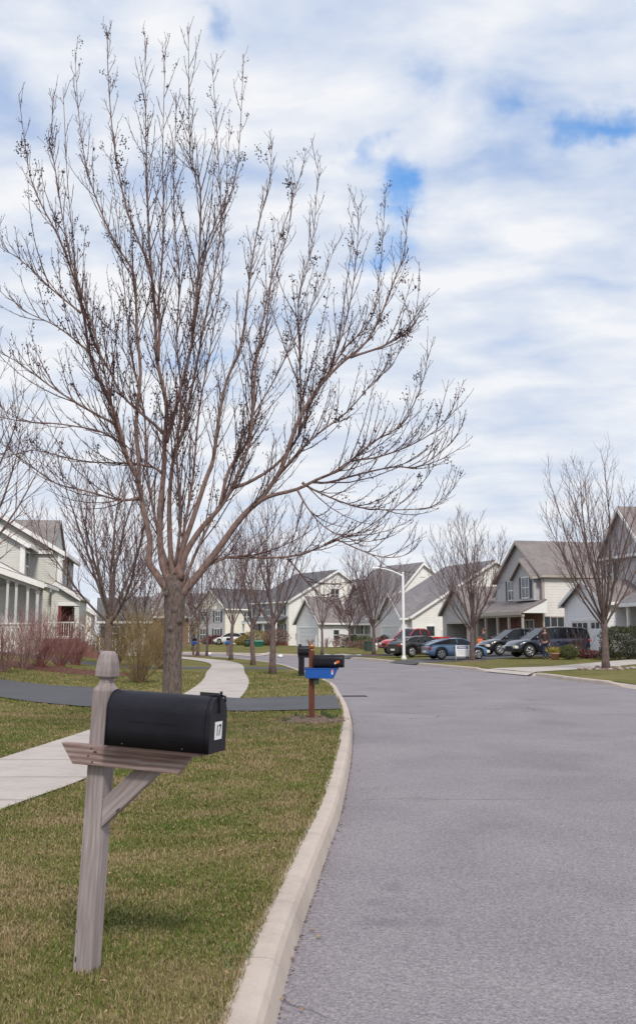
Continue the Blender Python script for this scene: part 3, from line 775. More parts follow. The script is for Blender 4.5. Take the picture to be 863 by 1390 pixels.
GL = 'bare street trees on the left verge'; GR = 'bare street trees on the right verge'
vase_tree(21, 7.6, 2.1, .13, .8, 9, 'street_tree', 'bare vase shaped tree right of the curving walk, near the black mailboxes', GT(370, 915), GL, 0, .006)
vase_tree(22, 7.6, 2.0, .12, .7, 8, 'street_tree', 'slender bare tree second past the mailboxes, standing beside the bend of the walk', GT(343, 903), GL, -.03, .007)
vase_tree(23, 8.6, 2.3, .12, .6, 7, 'street_tree', 'thin leaning bare tree in front of the pale cream house', GT(313, 896), GL, .04, .008)
vase_tree(24, 9.2, 2.4, .12, .6, 7, 'street_tree', 'farthest bare verge tree, in a red mulch ring beside a blue mailbox', GT(268, 891), GL, .02, .009)
vase_tree(25, 8.8, 2.4, .09, .55, 5, 'street_tree', 'thin bare tree just right of the farthest verge tree, before the porch house', GT(281, 889.5), GL, 0, .009, .7)
vase_tree(31, 9.75, 2.15, .17, .72, 14, 'street_tree', 'tall many stemmed bare tree ringed by stones at the right, before the dark hedge', GT(822, 908.5), GR, .0, .0055, .85)
vase_tree(32, 8.6, 1.9, .15, .75, 12, 'street_tree', 'bare vase shaped tree beside the blue coupe and the white yard sign', GT(641, 898), GR, 0, .007)
vase_tree(33, 8.6, 2.3, .14, .95, 12, 'street_tree', 'dense bare tree left of the white street lamp, before the dormer house', GT(507, 889.5), GR, .01, .009)
vase_tree(34, 7.2, 2.2, .1, .7, 7, 'street_tree', 'small bare tree in front of the pale double garage, behind the two mailboxes', GT(437, 888.6), GR, 0, .009, .8)
vase_tree(35, 6.4, 1.8, .12, 1.2, 12, 'garden_tree', 'low rounded brown twiggy tree growing between the pale garage and the porch', at(474, 98), None, 0, .013, 1.1)
vase_tree(41, 11.0, 2.2, .22, .95, 10, 'yard_tree', 'big multi stemmed bare tree in the yard just right of the grey sided house', at(147, 45), None, .02, .008, 1.1)
vase_tree(42, 9.8, 2.0, .18, 1.1, 11, 'yard_tree', 'bare tree at the left edge whose outer branches reach in above the grey house', Vector((-9.6, 26, hz(-9.6, 26))), None, 0, .005, .9)
vase_tree(43, 8.5, 1.6, .14, 1.1, 11, 'yard_tree', 'hazy brown bare tree behind the yellow shrub, in front of the far brown house', at(190, 66), None, 0, .01, 1.0)
vase_tree(44, 7.0, 1.6, .12, 1.1, 10, 'yard_tree', 'bare tree between the main street tree trunk and the grey porch house', at(262, 96), None, 0, .012, .9)

# ------------------------------------------------------------------ houses
def plane(ax, c, sg):
    # returns a function putting (a, z, out) into local coordinates
    if ax == 'f': return lambda a, z, o: (c+sg*o, a, z)
    return lambda a, z, o: (a, c+sg*o, z)
def pbox(mb, pf, a0, a1, z0, z1, o0, o1):
    p, q = pf(a0, z0, o0), pf(a1, z1, o1)
    mb.box(min(p[0], q[0]), max(p[0], q[0]), min(p[1], q[1]), max(p[1], q[1]), z0, z1)
def window(th, pf, a0, a1, z0, z1, nx=2, nz=2, sh=True, trim='trim', glass='glass', fw=.08):
    f = MB()
    for q in ((a0-fw, a0, z0-fw, z1+fw), (a1, a1+fw, z0-fw, z1+fw), (a0, a1, z1, z1+fw), (a0, a1, z0-fw, z0)):
        pbox(f, pf, q[0], q[1], q[2], q[3], .002, .06)
    for i in range(1, nx):
        c = a0+(a1-a0)*i/nx; pbox(f, pf, c-.03, c+.03, z0, z1, .003, .045)
    for i in range(1, nz):
        c = z0+(z1-z0)*i/nz; pbox(f, pf, a0, a1, c-.03, c+.03, .003, .048)
    w = f.build('window', trim, th)
    g = MB(); pbox(g, pf, a0, a1, z0, z1, -.02, .022); g.build('pane', glass, w)
    if sh:
        for s0, s1 in ((a0-fw-.40, a0-fw-.01), (a1+fw+.01, a1+fw+.40)):
            b = MB(); pbox(b, pf, s0, s1, z0-.06, z1+.06, .004, .045)
            for k in range(1, 9):
                z = z0-.06+(z1-z0+.12)*k/9; pbox(b, pf, s0+.05, s1-.05, z-.03, z+.015, .045, .06)
            b.build('shutter', 'shutter', th)
    return w
def garage_door(th, pf, a0, a1, z0, z1, glass=False, m='door_white'):
    d = MB(); pbox(d, pf, a0, a1, z0, z1, -.05, .012)
    nz = 4; nx = max(2, int((a1-a0)/.62))
    for i in range(nz):
        for j in range(nx):
            if glass and i == nz-1: continue
            za, zb = z0+(z1-z0)*i/nz+.07, z0+(z1-z0)*(i+1)/nz-.07
            aa, ab = a0+(a1-a0)*j/nx+.06, a0+(a1-a0)*(j+1)/nx-.06
            pbox(d, pf, aa, ab, za, zb, .012, .028)
    dr = d.build('garage_door', m, th)
    f = MB()
    for q in ((a0-.14, a0-.003, z0, z1+.14), (a1+.003, a1+.14, z0, z1+.14), (a0-.003, a1+.003, z1+.003, z1+.14)): pbox(f, pf, *q, .002, .05)
    f.build('door_frame', 'trim', dr)
    if glass:
        for j in range(nx):
            g = MB(); pbox(g, pf, a0+(a1-a0)*j/nx+.08, a0+(a1-a0)*(j+1)/nx-.08, z0+(z1-z0)*.78, z1-.1, .012, .026); g.build('pane', 'glass', dr)
    return dr
def gable(th, ridge, t0, t1, prof, z0, wall, roof, trim='trim', ov=.32, rk=.28, ends=(1, 1), th_=.16, wallin=True):
    """prof=(a0,e0,am,zr,a1,e1): cross profile; ridge 'x' or 'y' runs from t0 to t1."""
    a0, e0, am, zr, a1, e1 = prof
    f = (lambda a, b, t: (t, a, b)) if ridge == 'x' else (lambda a, b, t: (a, t, b))
    w = MB().prism([(a0, z0), (a1, z0), (a1, e1), (am, zr), (a0, e0)], f, t0, t1).build('wall', wall, th, True)
    r = MB()
    s0, s1 = (zr-e0)/(am-a0), (zr-e1)/(a1-am)
    A = (a0-ov, e0-s0*ov); B = (a1+ov, e1-s1*ov)
    up = lambda s: th_*math.sqrt(1+s*s)
    L, U = .03, 1
    r.prism([(A[0], A[1]+.03), (am, zr+.03), (am, zr+up(s0)), (A[0], A[1]+up(s0))], f, t0-rk, t1+rk)
    r.prism([(am+.001, zr+.03), (B[0], B[1]+.03), (B[0], B[1]+up(s1)), (am+.001, zr+up(s1))], f, t0-rk, t1+rk)
    r.build('roof', roof, th, True)
    tb = MB()
    for t, e in ((t0-rk, ends[0]), (t1+rk, ends[1])):
        if not e: continue
        ta, tb_ = (t-.05, t-.004) if t < (t0+t1)/2 else (t+.004, t+.05)
        for (P_, Q, s) in ((A, (am, zr), s0), (B, (am, zr), s1)):
            tb.prism([(P_[0], P_[1]-.10), (Q[0], Q[1]-.10), (Q[0], Q[1]+up(s)-.03), (P_[0], P_[1]+up(s)-.03)], f, ta, tb_)
    for (P_, s, sg) in ((A, s0, -1), (B, s1, 1)):
        x0, x1 = (P_[0]-.09, P_[0]-.003) if sg < 0 else (P_[0]+.003, P_[0]+.09)
        tb.prism([(x0, P_[1]-.05), (x1, P_[1]-.05), (x1, P_[1]+.14), (x0, P_[1]+.14)], f, t0-rk+.002, t1+rk-.002)
    tb.build('fascia', trim, th, True)
    return w
def corner(th, x, y, z0, z1, m='trim', w=.1): part('corner_board', m, th, (x-w/2-.03, x+w/2, y-w/2-.03, y+w/2, z0, z1))
def post(th, x, y, z0, z1, m='trim', w=.07):
    part('porch_post', m, th, (x-w, x+w, y-w, y+w, z0, z1), (x-w*1.4, x+w*1.4, y-w*1.4, y+w*1.4, z0, z0+.15), (x-w*1.4, x+w*1.4, y-w*1.4, y+w*1.4, z1-.12, z1-.002))
def railing(th, ax, c, a0, a1, z0, m='trim'):
    b = MB(); pf = plane(ax, c, 1)
    pbox(b, pf, a0, a1, z0+.85, z0+.92, -.03, .03); pbox(b, pf, a0, a1, z0+.08, z0+.14, -.025, .025)
    a = a0+.08
    while a < a1: pbox(b, pf, a-.016, a+.016, z0+.14, z0+.85, -.016, .016); a += .13
    b.build('railing', m, th)
def shed(th, x0, x1, y0, y1, zf, zb, m, trim='trim', name='porch_roof', t=.13):
    b = MB().prism([(x0, zf), (x1, zb), (x1, zb+t), (x0, zf+t)], lambda a, z, q: (a, q, z), y0, y1).build(name, m, th, True)
    part('fascia', trim, th, (x0-.05, x0-.003, y0, y1, zf-.12, zf+t-.02)); return b
def stack_pipe(th, x, y, z): MB().lathe([(.05, 0), (.05, .5), (.07, .5), (.07, .56)], 8, (x, y, z)).build('vent_pipe', 'white', th)
def hframe(px, Y, al, label, name='house'):
    p = at(px, Y); return empty(name, (p.x, p.y, p.z-.02), (0, 0, R(al)), label, 'house', 'houses along the street')
gz = .45  # ground to reference offset used below: heights were measured from the road

# H2 grey blue two storey with open garage
h = hframe(738, 78, 14, 'blue grey two storey house with twin front gables, porch and open garage'); b0 = h.location.z
Z = lambda z: z-b0
W1 = gable(h, 'x', 0, 11, (0, Z(6.15), 4.05, Z(8.85), 8.3, Z(6.0)), -.4, 'siding_blue', 'roof_brown', 'trim_tan')
gable(h, 'x', -.55, 3, (.4, Z(6.0), 2.2, Z(7.3), 4.0, Z(6.0)), Z(4.2), 'siding_blue', 'roof_brown', 'trim_tan', .2, .25)
G2 = gable(h, 'x', -2.1, 6, (9.0, Z(3.5), 12.4, Z(5.6), 15.6, Z(3.5)), -.4, 'siding_taupe', 'roof_brown', 'trim_tan')
carve(G2, [(-3, 3.8, 9.9, 14.5, .03, Z(2.55))])
gable(h, 'x', .3, 5, (6.5, Z(3.5), 9, Z(5.45), 9.6, Z(4.9)), 1.2, 'siding_taupe', 'roof_brown', 'trim_tan', .1, .05)
# side wall facing the viewer: sunlit brightness put into a paler siding panel
part('sunlit_side_siding', 'siding_beige_sunlit', h, (.12, 10.9, -.045, -.003, 0, Z(6.02)))
corner(h, .0, -.0, 0, Z(6.0), 'trim_tan')
pf = plane('f', -.55, -1); window(h, pf, 1.15, 2.35, Z(4.45), Z(5.95), 2, 2)
pf0 = plane('f', 0, -1); window(h, pf0, 5.0, 6.1, Z(4.4), Z(5.85), 2, 2)
shed(h, -2.1, -.003, -.6, 8.9, Z(3.2), Z(4.15), 'roof_brown', 'trim_tan')
for y in (-.4, 2.0, 4.1, 6.4, 8.2): post(h, -1.9, y, .3, Z(3.15), 'trim_tan', .08)
part('porch_beam', 'trim_tan', h, (-2.0, -1.8, -.55, 8.85, Z(2.95), Z(3.13)))
part('porch_floor', 'concrete', h, (-2.15, -.003, -.6, 8.9, -.3, .28))
part('porch_wall', 'redbrown', h, (-.035, -.003, .1, 8.2, .29, Z(3.3)))
window(h, plane('f', -.035, -1), 1.6, 3.2, 1.0, 2.3, 2, 2, False); part('front_door', 'red_door', h, (-.08, -.036, 4.8, 5.75, .3, 2.35))
MB().prism([(-2.0, Z(3.22)), (-.003, Z(3.22)), (-.003, Z(4.12))], lambda a, z, t: (a, t, z), -.66, -.602).build('porch_end_gable', 'trim', h, True)
window(h, plane('s', -.045, -1), .55, 1.6, 1.0, 2.5, 2, 2, True, 'trim_tan')
D2 = part('inner_door', 'door_white', h, (3.70, 3.78, 10.3, 11.2, .05, 2.0)); part('door_pane', 'curtain_glass', D2, (3.67, 3.702, 10.45, 11.05, 1.0, 1.85))
f = MB()
for q in ((9.76, 9.898, .0, Z(2.68)), (14.502, 14.64, 0, Z(2.68)), (9.898, 14.502, Z(2.552), Z(2.68))): pbox(f, plane('f', -2.1, -1), *q, .002, .05)
f.build('garage_frame', 'trim_tan', h)
part('garage_shelf', 'redwood', h, (3.0, 3.7, 11.9, 14.2, .04, .9), (3.1, 3.7, 12.0, 14.1, 1.2, 1.26))
stack_pipe(h, 5, 5.2, Z(8.2))

# H1 right edge house
h = hframe(785, 66, 10, 'brick and grey house at the right edge with two white garage doors'); b0 = h.location.z
gable(h, 'x', 0, 6, (-4.1, Z(3.55), -.95, Z(4.9), 2.1, Z(3.55)), -.4, 'siding_pale', 'roof_brown')
pf = plane('f', 0, -1); garage_door(h, pf, -1.45, .95, .02, Z(2.45), True); garage_door(h, pf, -3.75, -1.85, .02, Z(2.45), True)
gable(h, 'x', 3, 10, (-3.6, Z(6.7), -.45, Z(9.6), 2.7, Z(6.7)), -.4, 'siding_blue', 'roof_brown', 'trim')
gable(h, 'y', -14, -.6, (3.5, Z(6.7), 7.5, Z(9.75), 11.5, Z(6.7)), -.4, 'brick', 'roof', 'trim')
part('pent_trim', 'trim', h, (2.6, 2.995, -13.5, 2.9, Z(6.45), Z(6.62)))
part('brick_front', 'brick', h, (2.9, 2.996, -13.5, -3.7, 0, Z(6.4)))
window(h, plane('f', 3, -1), 1.0, 1.9, Z(4.75), Z(6.25), 1, 2); window(h, plane('f', 2.9, -1), -6.1, -5.1, Z(4.75), Z(6.25), 1, 2); window(h, plane('f', 2.9, -1), -9.1, -8.1, Z(4.75), Z(6.25), 1, 2)
window(h, plane('f', 2.9, -1), -5.9, -5.1, Z(1.3), Z(3.0), 2, 2); window(h, plane('f', 2.9, -1), -8.3, -7.1, Z(1.3), Z(3.0), 2, 2)
shed(h, .6, 2.88, -13.3, -4.2, Z(3.35), Z(4.5), 'roof')
for y in (-5.2, -7.6, -10, -12.6): post(h, .8, y, .2, Z(3.3), 'trim')
part('porch_floor', 'concrete', h, (.4, 2.88, -13.3, -4.2, -.3, .22))

# H3 long saltbox roof, pale gable end
h = hframe(560, 96, 20, 'white sided house with long grey saltbox roof and small garage, behind the red pickup'); b0 = h.location.z
gable(h, 'y', 0, 10, (0, Z(3.35), 8.73, Z(8.55), 14, Z(5.6)), -.4, 'siding_white', 'roof')
gable(h, 'x', -.9, 5, (.5, Z(3.3), 3.0, Z(5.4), 5.5, Z(3.3)), -.4, 'siding_pale', 'roof')
garage_door(h, plane('f', -.9, -1), .95, 5.0, .02, Z(2.35))
pf = plane('s', 0, -1); window(h, pf, 1.4, 2.2, Z(1.5), Z(2.4), 1, 1, False); window(h, pf, 4.2, 5.0, Z(1.3), Z(2.6), 1, 2, False); window(h, pf, 7.6, 8.5, Z(4.3), Z(5.6), 1, 2, True)
part('meter_box', 'trim', h, (2.9, 3.6, -.16, -.003, Z(.7), Z(2.1))); part('meter_box', 'dark', h, (4.0-.35, 4.05-.25, -.22, -.162, Z(1.6), Z(2.2)))
corner(h, 0, 0, 0, Z(3.3)); stack_pipe(h, 6, 6, Z(7.2))

# H4 dormer house
h = hframe(525, 108, 26, 'pale house with steep roof, small front dormer and dark porch, left of the saltbox house'); b0 = h.location.z
w4 = gable(h, 'y', 0, 10.3, (-1.4, Z(3.0), 4.4, Z(9.05), 9.5, Z(5.8)), -.4, 'siding_white', 'roof')
carve(w4, [(-3, .4, .35, 7.0, .35, Z(2.75))])
gable(h, 'x', .6, 5, (6.5, Z(5.9), 7.75, Z(7.5), 9.0, Z(5.9)), Z(4.2), 'siding_blue', 'roof')
pf = plane('f', .6, -1); window(h, pf, 7.0, 7.55, Z(4.6), Z(5.8), 1, 2, False); window(h, pf, 7.95, 8.5, Z(4.6), Z(5.8), 1, 2, False)
for y in (.6, 2.6, 4.6, 6.7): post(h, -1.25, y, .36, Z(2.7), 'trim', .09)
for a in (1.0, 3.0, 5.1): window(h, plane('f', .4, -1), a, a+1.1, 1.0, 2.4, 2, 2, False)
railing(h, 'f', -1.25, .6, 6.7, .36)
window(h, plane('s', 0, -1), 3.4, 4.4, Z(5.2), Z(6.5), 1, 2, False); part('gable_vent', 'trim', h, (4.1, 4.7, -.05, -.003, Z(7.7), Z(8.3)))
h = hframe(433, 104, 26, 'detached looking pale garage wing with grey gable, behind the small bare tree', 'garage'); b0 = h.location.z
h['category'] = 'garage'; h['label'] = 'low pale garage with grey gable front and white door, behind the small bare tree'; del h['group']
gable(h, 'x', 0, 3.3, (0, Z(2.95), 2.7, Z(5.3), 5.4, Z(2.95)), -.4, 'siding_pale', 'roof_brown')
garage_door(h, plane('f', 0, -1), .75, 4.7, .02, Z(2.3)); corner(h, 0, 0, 0, Z(2.9))
window(h, plane('s', 0, -1), 1.6, 2.2, Z(1.1), Z(2.1), 1, 2, False)

# H5 bright white gable
h = hframe(392, 118, 30, 'bright white two storey house with broad gable, left of the pale garage'); b0 = h.location.z
gable(h, 'y', 0, 9.5, (0, Z(5.45), 6.35, Z(9.0), 12.4, Z(5.45)), -.4, 'siding_white', 'roof_dark')
pf = plane('f', 0, -1)
for a in (1.2, 4.6, 7.6): window(h, pf, a, a+1.1, Z(3.9), Z(5.15), 2, 2, True)
for a in (1.1, 4.6, 7.6): window(h, pf, a, a+1.3, Z(1.3), Z(2.8), 2, 2, True)
shed(h, -1.6, -.003, .3, 9, Z(3.05), Z(3.6), 'roof_dark')
for y in (.4, 3.4, 6.2, 8.8): post(h, -1.45, y, .5, Z(3.0), 'trim', .09)
railing(h, 'f', -1.45, .4, 8.8, .5); part('porch_floor', 'redwood', h, (-1.65, -.003, .25, 9, -.3, .5))
grain(h.children[-1], 'z')
pf = plane('s', 0, -1); part('meter_box', 'dark', h, (.9, 1.2, -.1, -.003, .7, 1.4), (1.5, 1.75, -.1, -.003, .5, 1.0)); window(h, pf, 5.5, 6.6, Z(5.6), Z(6.9), 2, 2, False)

# H6 cream, greyer where the front lies in shade
h = hframe(306, 140, 40, 'distant cream house with dark roof, small front gable and grey porch front'); b0 = h.location.z
gable(h, 'x', 0, 12, (0, Z(5.2), 3.6, Z(7.8), 7.2, Z(5.2)), -.4, 'siding_cream', 'roof_dark')
gable(h, 'x', .8, 8, (7.2, Z(4.9), 10.2, Z(6.9), 13.2, Z(4.9)), -.4, 'siding_blue', 'roof_dark')
part('shaded_front_siding', 'siding_blue', h, (-.05, -.003, .1, 7.1, 0, Z(5.1)))  # shade of the front wall painted as a darker grey panel
pf = plane('f', -.05, -1)
for a in (1.2, 4.7): window(h, pf, a, a+1.1, Z(3.4), Z(4.8), 2, 2, True); window(h, pf, a, a+1.3, Z(.9), Z(2.4), 2, 2, True)
pf = plane('f', .8, -1)
for a in (8.2, 11.0): window(h, pf, a, a+1.0, Z(3.3), Z(4.6), 2, 2, True); window(h, pf, a, a+1.2, Z(.9), Z(2.4), 2, 2, False)
shed(h, -1.2, .79, 7.3, 13.2, Z(2.9), Z(3.5), 'roof')
for y in (7.5, 10, 13): post(h, -1.05, y, .2, Z(2.85), 'trim', .1)
railing(h, 'f', -1.05, 7.5, 13, .2)
window(h, plane('s', 0, -1), 3, 4.0, Z(3.4), Z(4.7), 2, 2, False); window(h, plane('s', 0, -1), 7.5, 8.6, Z(1), Z(2.4), 2, 2, False)

# left house
h = hframe(79, 58, 8, 'light grey sided house with white trim and dark red front door, at the left'); b0 = h.location.z
gable(h, 'y', 0, 7.8, (-11, Z(6.2), -5.4, Z(9.4), 0, Z(6.2)), -.6, 'siding_grey', 'roof_brown')
gable(h, 'x', -9, -.55, (.2, Z(6.3), 3.9, Z(8.25), 7.6, Z(6.3)), Z(3), 'siding_grey', 'roof_brown', 'trim', .3, .12, (0, 0))
gable(h, 'y', -3.3, .1, (-8.4, Z(6.4), -5.0, Z(8.4), -1.6, Z(6.4)), -.6, 'siding_grey', 'roof_brown')
corner(h, 0, 0, 0, Z(6.1), 'trim', .22); corner(h, -1.6, -3.3, 0, Z(6.3), 'trim', .22)
# wall faces toward the street are +x
window(h, plane('f', -1.6, 1), -2.6, -1.2, Z(4.55), Z(6.0), 1, 2, True)
window(h, plane('f', 0, 1), .8, 1.7, Z(4.4), Z(5.9), 1, 2, True); window(h, plane('f', 0, 1), 4.4, 5.3, Z(4.4), Z(5.9), 1, 2, True)
# low side wing and entry gable
gable(h, 'y', -5.6, -3.4, (-6.8, Z(4.0), -3.4, Z(5.6), -.5, Z(4.05)), -.6, 'siding_grey', 'roof_brown')
corner(h, -.5, -5.6, 0, Z(3.9), 'trim', .16)
we = gable(h, 'y', -.6, 4.5, (-.35, Z(4.2), -.08, Z(4.36), 1.15, Z(3.6)), -.6, 'siding_grey', 'roof_brown', 'trim', .08, .28)
carve(we, [(.03, .95, -1.3, 1.2, Z(1.45), Z(3.2))])
part('entry_fascia', 'trim', h, (.02, 1.2, -.66, -.602, Z(3.2), Z(3.42)))
part('front_door', 'red_door', h, (.04, .6, 1.08, 1.18, Z(1.46), Z(3.1))); part('sidelight', 'curtain_glass', h, (.62, .9, 1.08, 1.18, Z(1.5), Z(3.1)))
part('door_shutter', 'red_door', h, (.04, .2, -.66, -.61, Z(1.5), Z(3.18)))
post(h, 1.0, -.45, Z(1.4), Z(3.2), 'trim', .09)
railing(h, 's', -.9, -.6, 1.2, Z(1.4)); part('entry_floor', 'brick', h, (-.7, 1.3, -1.1, -.61, -.3, Z(1.4)))
for i in range(4): part('entry_step', 'brick', h, (1.31+i*.32, 1.62+i*.32, -1.1, .6, -.5, Z(1.2-i*.22)))
mb = MB(); mb.tube([Vector((1.3, -1.05, Z(2.2))), Vector((2.6, -1.05, Z(1.3)))], [.035, .035], 6)
for i in range(7): mb.tube([Vector((1.35+i*.2, -1.05, Z(2.17-i*.14))), Vector((1.35+i*.2, -1.05, Z(1.3-i*.14)))], [.018, .018], 4)
mb.build('stair_rail', 'trim', h)
# downspouts
mb = MB(); 
mb.tube([Vector((.4, -.15, Z(6.05))), Vector((.1, -.12, Z(5.75))), Vector((-.25, -.1, Z(5.6))), Vector((-.3, -.09, Z(.6)))], [.05]*4, 6)
mb.tube([Vector((-.2, -5.8, Z(3.95))), Vector((-.45, -5.72, Z(3.65))), Vector((-.52, -5.72, Z(.6)))], [.045]*3, 6); mb.build('downspout', 'trim', h)
# porch wing nearer the camera: its open end with posts faces the road's near part, roof pitched down to the street
p0 = D(53, 862, 50)
pw = empty('porch', (p0.x, p0.y, hz(p0.x, p0.y)-.03), (0, 0, R(7)), 'white posted porch wing with brown roof before the grey sided house', 'porch'); b1 = pw.location.z
q = lambda z: z-b1
sl_ = .34
part('porch_wall', 'siding_grey', pw, (-5, -.2, 1.6, 1.7, -.4, q(4.0)))
part('knee_wall', 'siding_grey', pw, (-5, -.12, -.03, .05, -.4, q(2.1))); part('knee_cap', 'trim', pw, (-5, -.1, -.08, .1, q(2.101), q(2.18)))
f_ = lambda a, z, t: (a, t, z)
MB().prism([(.22, q(3.98)), (-5, q(3.98)+5.22*sl_), (-5, q(4.12)+5.22*sl_), (.22, q(4.12))], f_, -.35, 4.4).build('porch_roof', 'roof_brown', pw, True)
MB().prism([(.22, q(3.80)), (-5, q(3.80)+5.22*sl_), (-5, q(4.08)+5.22*sl_), (.22, q(4.08))], f_, -.41, -.352).build('rake_board', 'trim', pw, True)
part('gutter', 'trim', pw, (.222, .33, -.35, 4.4, q(3.88), q(4.02)))
MB().prism([(-.08, q(3.72)), (-5, q(3.72)+4.92*sl_), (-5, q(3.96)+4.92*sl_), (-.08, q(3.96))], f_, -.06, .06).build('beam', 'trim_grey', pw, True)
for x in (-.58, -1.12, -1.53, -2.05, -2.6): post(pw, x, 0, q(2.18), q(3.72)-x*sl_-.03, 'trim_grey', .06)
post(pw, -.12, 0, -.3, q(3.72), 'trim_grey', .07)

# other houses beyond
h = hframe(108, 84, 10, 'white gabled house seen beyond the steps of the grey house'); b0 = h.location.z
h.location.x -= .2
gable(h, 'y', 0, 8, (-7, Z(3.6), -3, Z(5.8), 1.1, Z(3.4)), -.6, 'siding_white', 'roof_dark')
window(h, plane('s', 0, -1), -.9, .4, Z(1.2), Z(2.2), 2, 1, False); window(h, plane('s', 0, -1), -4.2, -3.2, Z(1.2), Z(2.4), 2, 2, True)
h = hframe(135, 95, 12, 'dark roofed low house behind the yard tree'); b0 = h.location.z
gable(h, 'x', 0, 4.5, (0, Z(2.9), 3.2, Z(4.9), 6.4, Z(2.9)), -.6, 'siding_blue', 'roof_dark')
window(h, plane('s', 0, -1), .6, 1.8, Z(1.2), Z(2.3), 2, 2, True); window(h, plane('s', 0, -1), 3.0, 4.0, Z(1.2), Z(2.3), 2, 2, True)
h = hframe(176, 110, 12, 'brown roofed house hidden behind the yellow shrub and bare trees'); b0 = h.location.z
gable(h, 'x', 0, 6.2, (0, Z(3.6), 3.6, Z(5.6), 7.2, Z(3.6)), -.6, 'redbrown', 'roof_brown')
for a in (.8, 3.8): window(h, plane('s', 0, -1), a, a+1.1, Z(1.6), Z(2.8), 2, 2, True)
h = hframe(225, 150, 30, 'distant grey house just right of the main tree trunk'); b0 = h.location.z
gable(h, 'x', 0, 8, (0, Z(5.2), 3.6, Z(7.6), 7.2, Z(5.2)), -.6, 'siding_taupe', 'roof')
for a in (1, 4.5): window(h, plane('s', 0, -1), a, a+1.1, Z(3.4), Z(4.6), 2, 2, True)

# far belt of bare woodland
mb = MB(); rg = random.Random(5)
for i in range(520):
    a = rg.uniform(-1.15, 1.15); d = rg.uniform(230, 330); x, y = math.sin(a)*d, math.cos(a)*d
    hh = rg.uniform(5.5, 9); mb.tube([(x, y, 0), (x+rg.gauss(0, .4), y, hh)], [.16, .03], 3)
    for k in range(16):
        t = rg.uniform(.25, .95); b_ = rg.uniform(0, 6.3); l = rg.uniform(1, 3)
        mb.tube([(x, y, hh*t), (x+math.cos(b_)*l, y+math.sin(b_)*l, hh*t+l*.9)], [.07, .02], 3)
tag(mb.build('far_wood', 'bgtwig'), 'far belt of low bare woodland behind the houses', 'woodland', kind='stuff')

# ------------------------------------------------------------------ shrubs
def leafbush(name, loc, rx, ry, rz, m, label, n=1500, ls=.06, seed=1, cat='shrub', group=None, box=False):
    rg = random.Random(seed); th = empty(name, loc, (0, 0, 0), label, cat, group); lf, st = MB(), MB()
    for i in range(n):
        while True:
            v = Vector((rg.uniform(-1, 1), rg.uniform(-1, 1), rg.uniform(-.9, 1)))
            if box:
                if max(abs(v.x)**4+abs(v.y)**4+abs(v.z)**4, .45) <= 1 and max(abs(v.x), abs(v.y), abs(v.z)) > .6: break
            elif .5 < v.length < 1: break
        k = 1+.16*noise.noise(v*2.3+Vector((seed, 0, 0)))
        p = Vector((v.x*rx*k, v.y*ry*k, rz*(1+v.z*k)))
        if p.z < .02: p.z = rg.uniform(.02, .15)
        a = Vector((rg.gauss(0, 1), rg.gauss(0, 1), rg.gauss(0, 1))).normalized(); b = perp(a, rg.random()*6)
        s = ls*rg.uniform(.6, 1.3)
        lf.add([p-a*s, p-b*s*.55, p+a*s, p+b*s*.55], [(0, 1, 2, 3)])
    for i in range(14):
        a = i*.9; st.tube([Vector((0, 0, -.05)), Vector((math.cos(a)*rx*.35, math.sin(a)*ry*.35, rz*.8)), Vector((math.cos(a)*rx*.7, math.sin(a)*ry*.7, rz*1.5))], [.025, .015, .006], 4)
    lf.build('foliage', m, th); st.build('stems', 'bgbark', th); return th
def twigbush(name, loc, rad, hgt, m, label, n=60, seed=1, r=.008, leaf=None, group=None, cat='shrub', m2=None):
    rg = random.Random(seed); th = empty(name, loc, (0, 0, 0), label, cat, group); st, s2, lf = MB(), MB(), MB()
    for i in range(n):
        a = rg.uniform(0, 6.283); inc = rg.uniform(.03, .85)
        d = Vector((math.cos(a)*math.sin(inc), math.sin(a)*math.sin(inc), math.cos(inc)))
        L = hgt*rg.uniform(.7, 1.1)/max(.65, math.cos(inc*.8)); L = min(L, hgt*1.15)
        p = Vector((math.cos(a)*rad*.15*rg.random(), math.sin(a)*rad*.15*rg.random(), -.03))
        pts, ds = shoot(st, p, d, L, r*1.5, rg, .5 if not leaf else .1, 6, 4, .09, r*.5)
        for j in range(9):
            t = rg.uniform(.25, .98); q_, dd = along(pts, t); sd = (dd*.8+perp(dd, rg.random()*6.3)*.6).normalized()
            tp, td = shoot(s2, q_, sd, rg.uniform(.12, .5)*hgt*.5, r*.7, rg, .3, 3, 3, .12, r*.4)
            if leaf:
                for _ in range(5):
                    c = along(tp, rg.random()*.99)[0]; s = rg.uniform(.010, .022); v = perp(td[-1], rg.random()*6.3)
                    lf.add([c, c+v*s+UP*s*.3, c+v*s*2.2, c+v*s-UP*s*.4], [(0, 1, 2, 3)])
    st.build('stems', m, th); s2.build('twigs', m2 or m, th)
    if leaf: lf.build('buds', leaf, th)
    return th
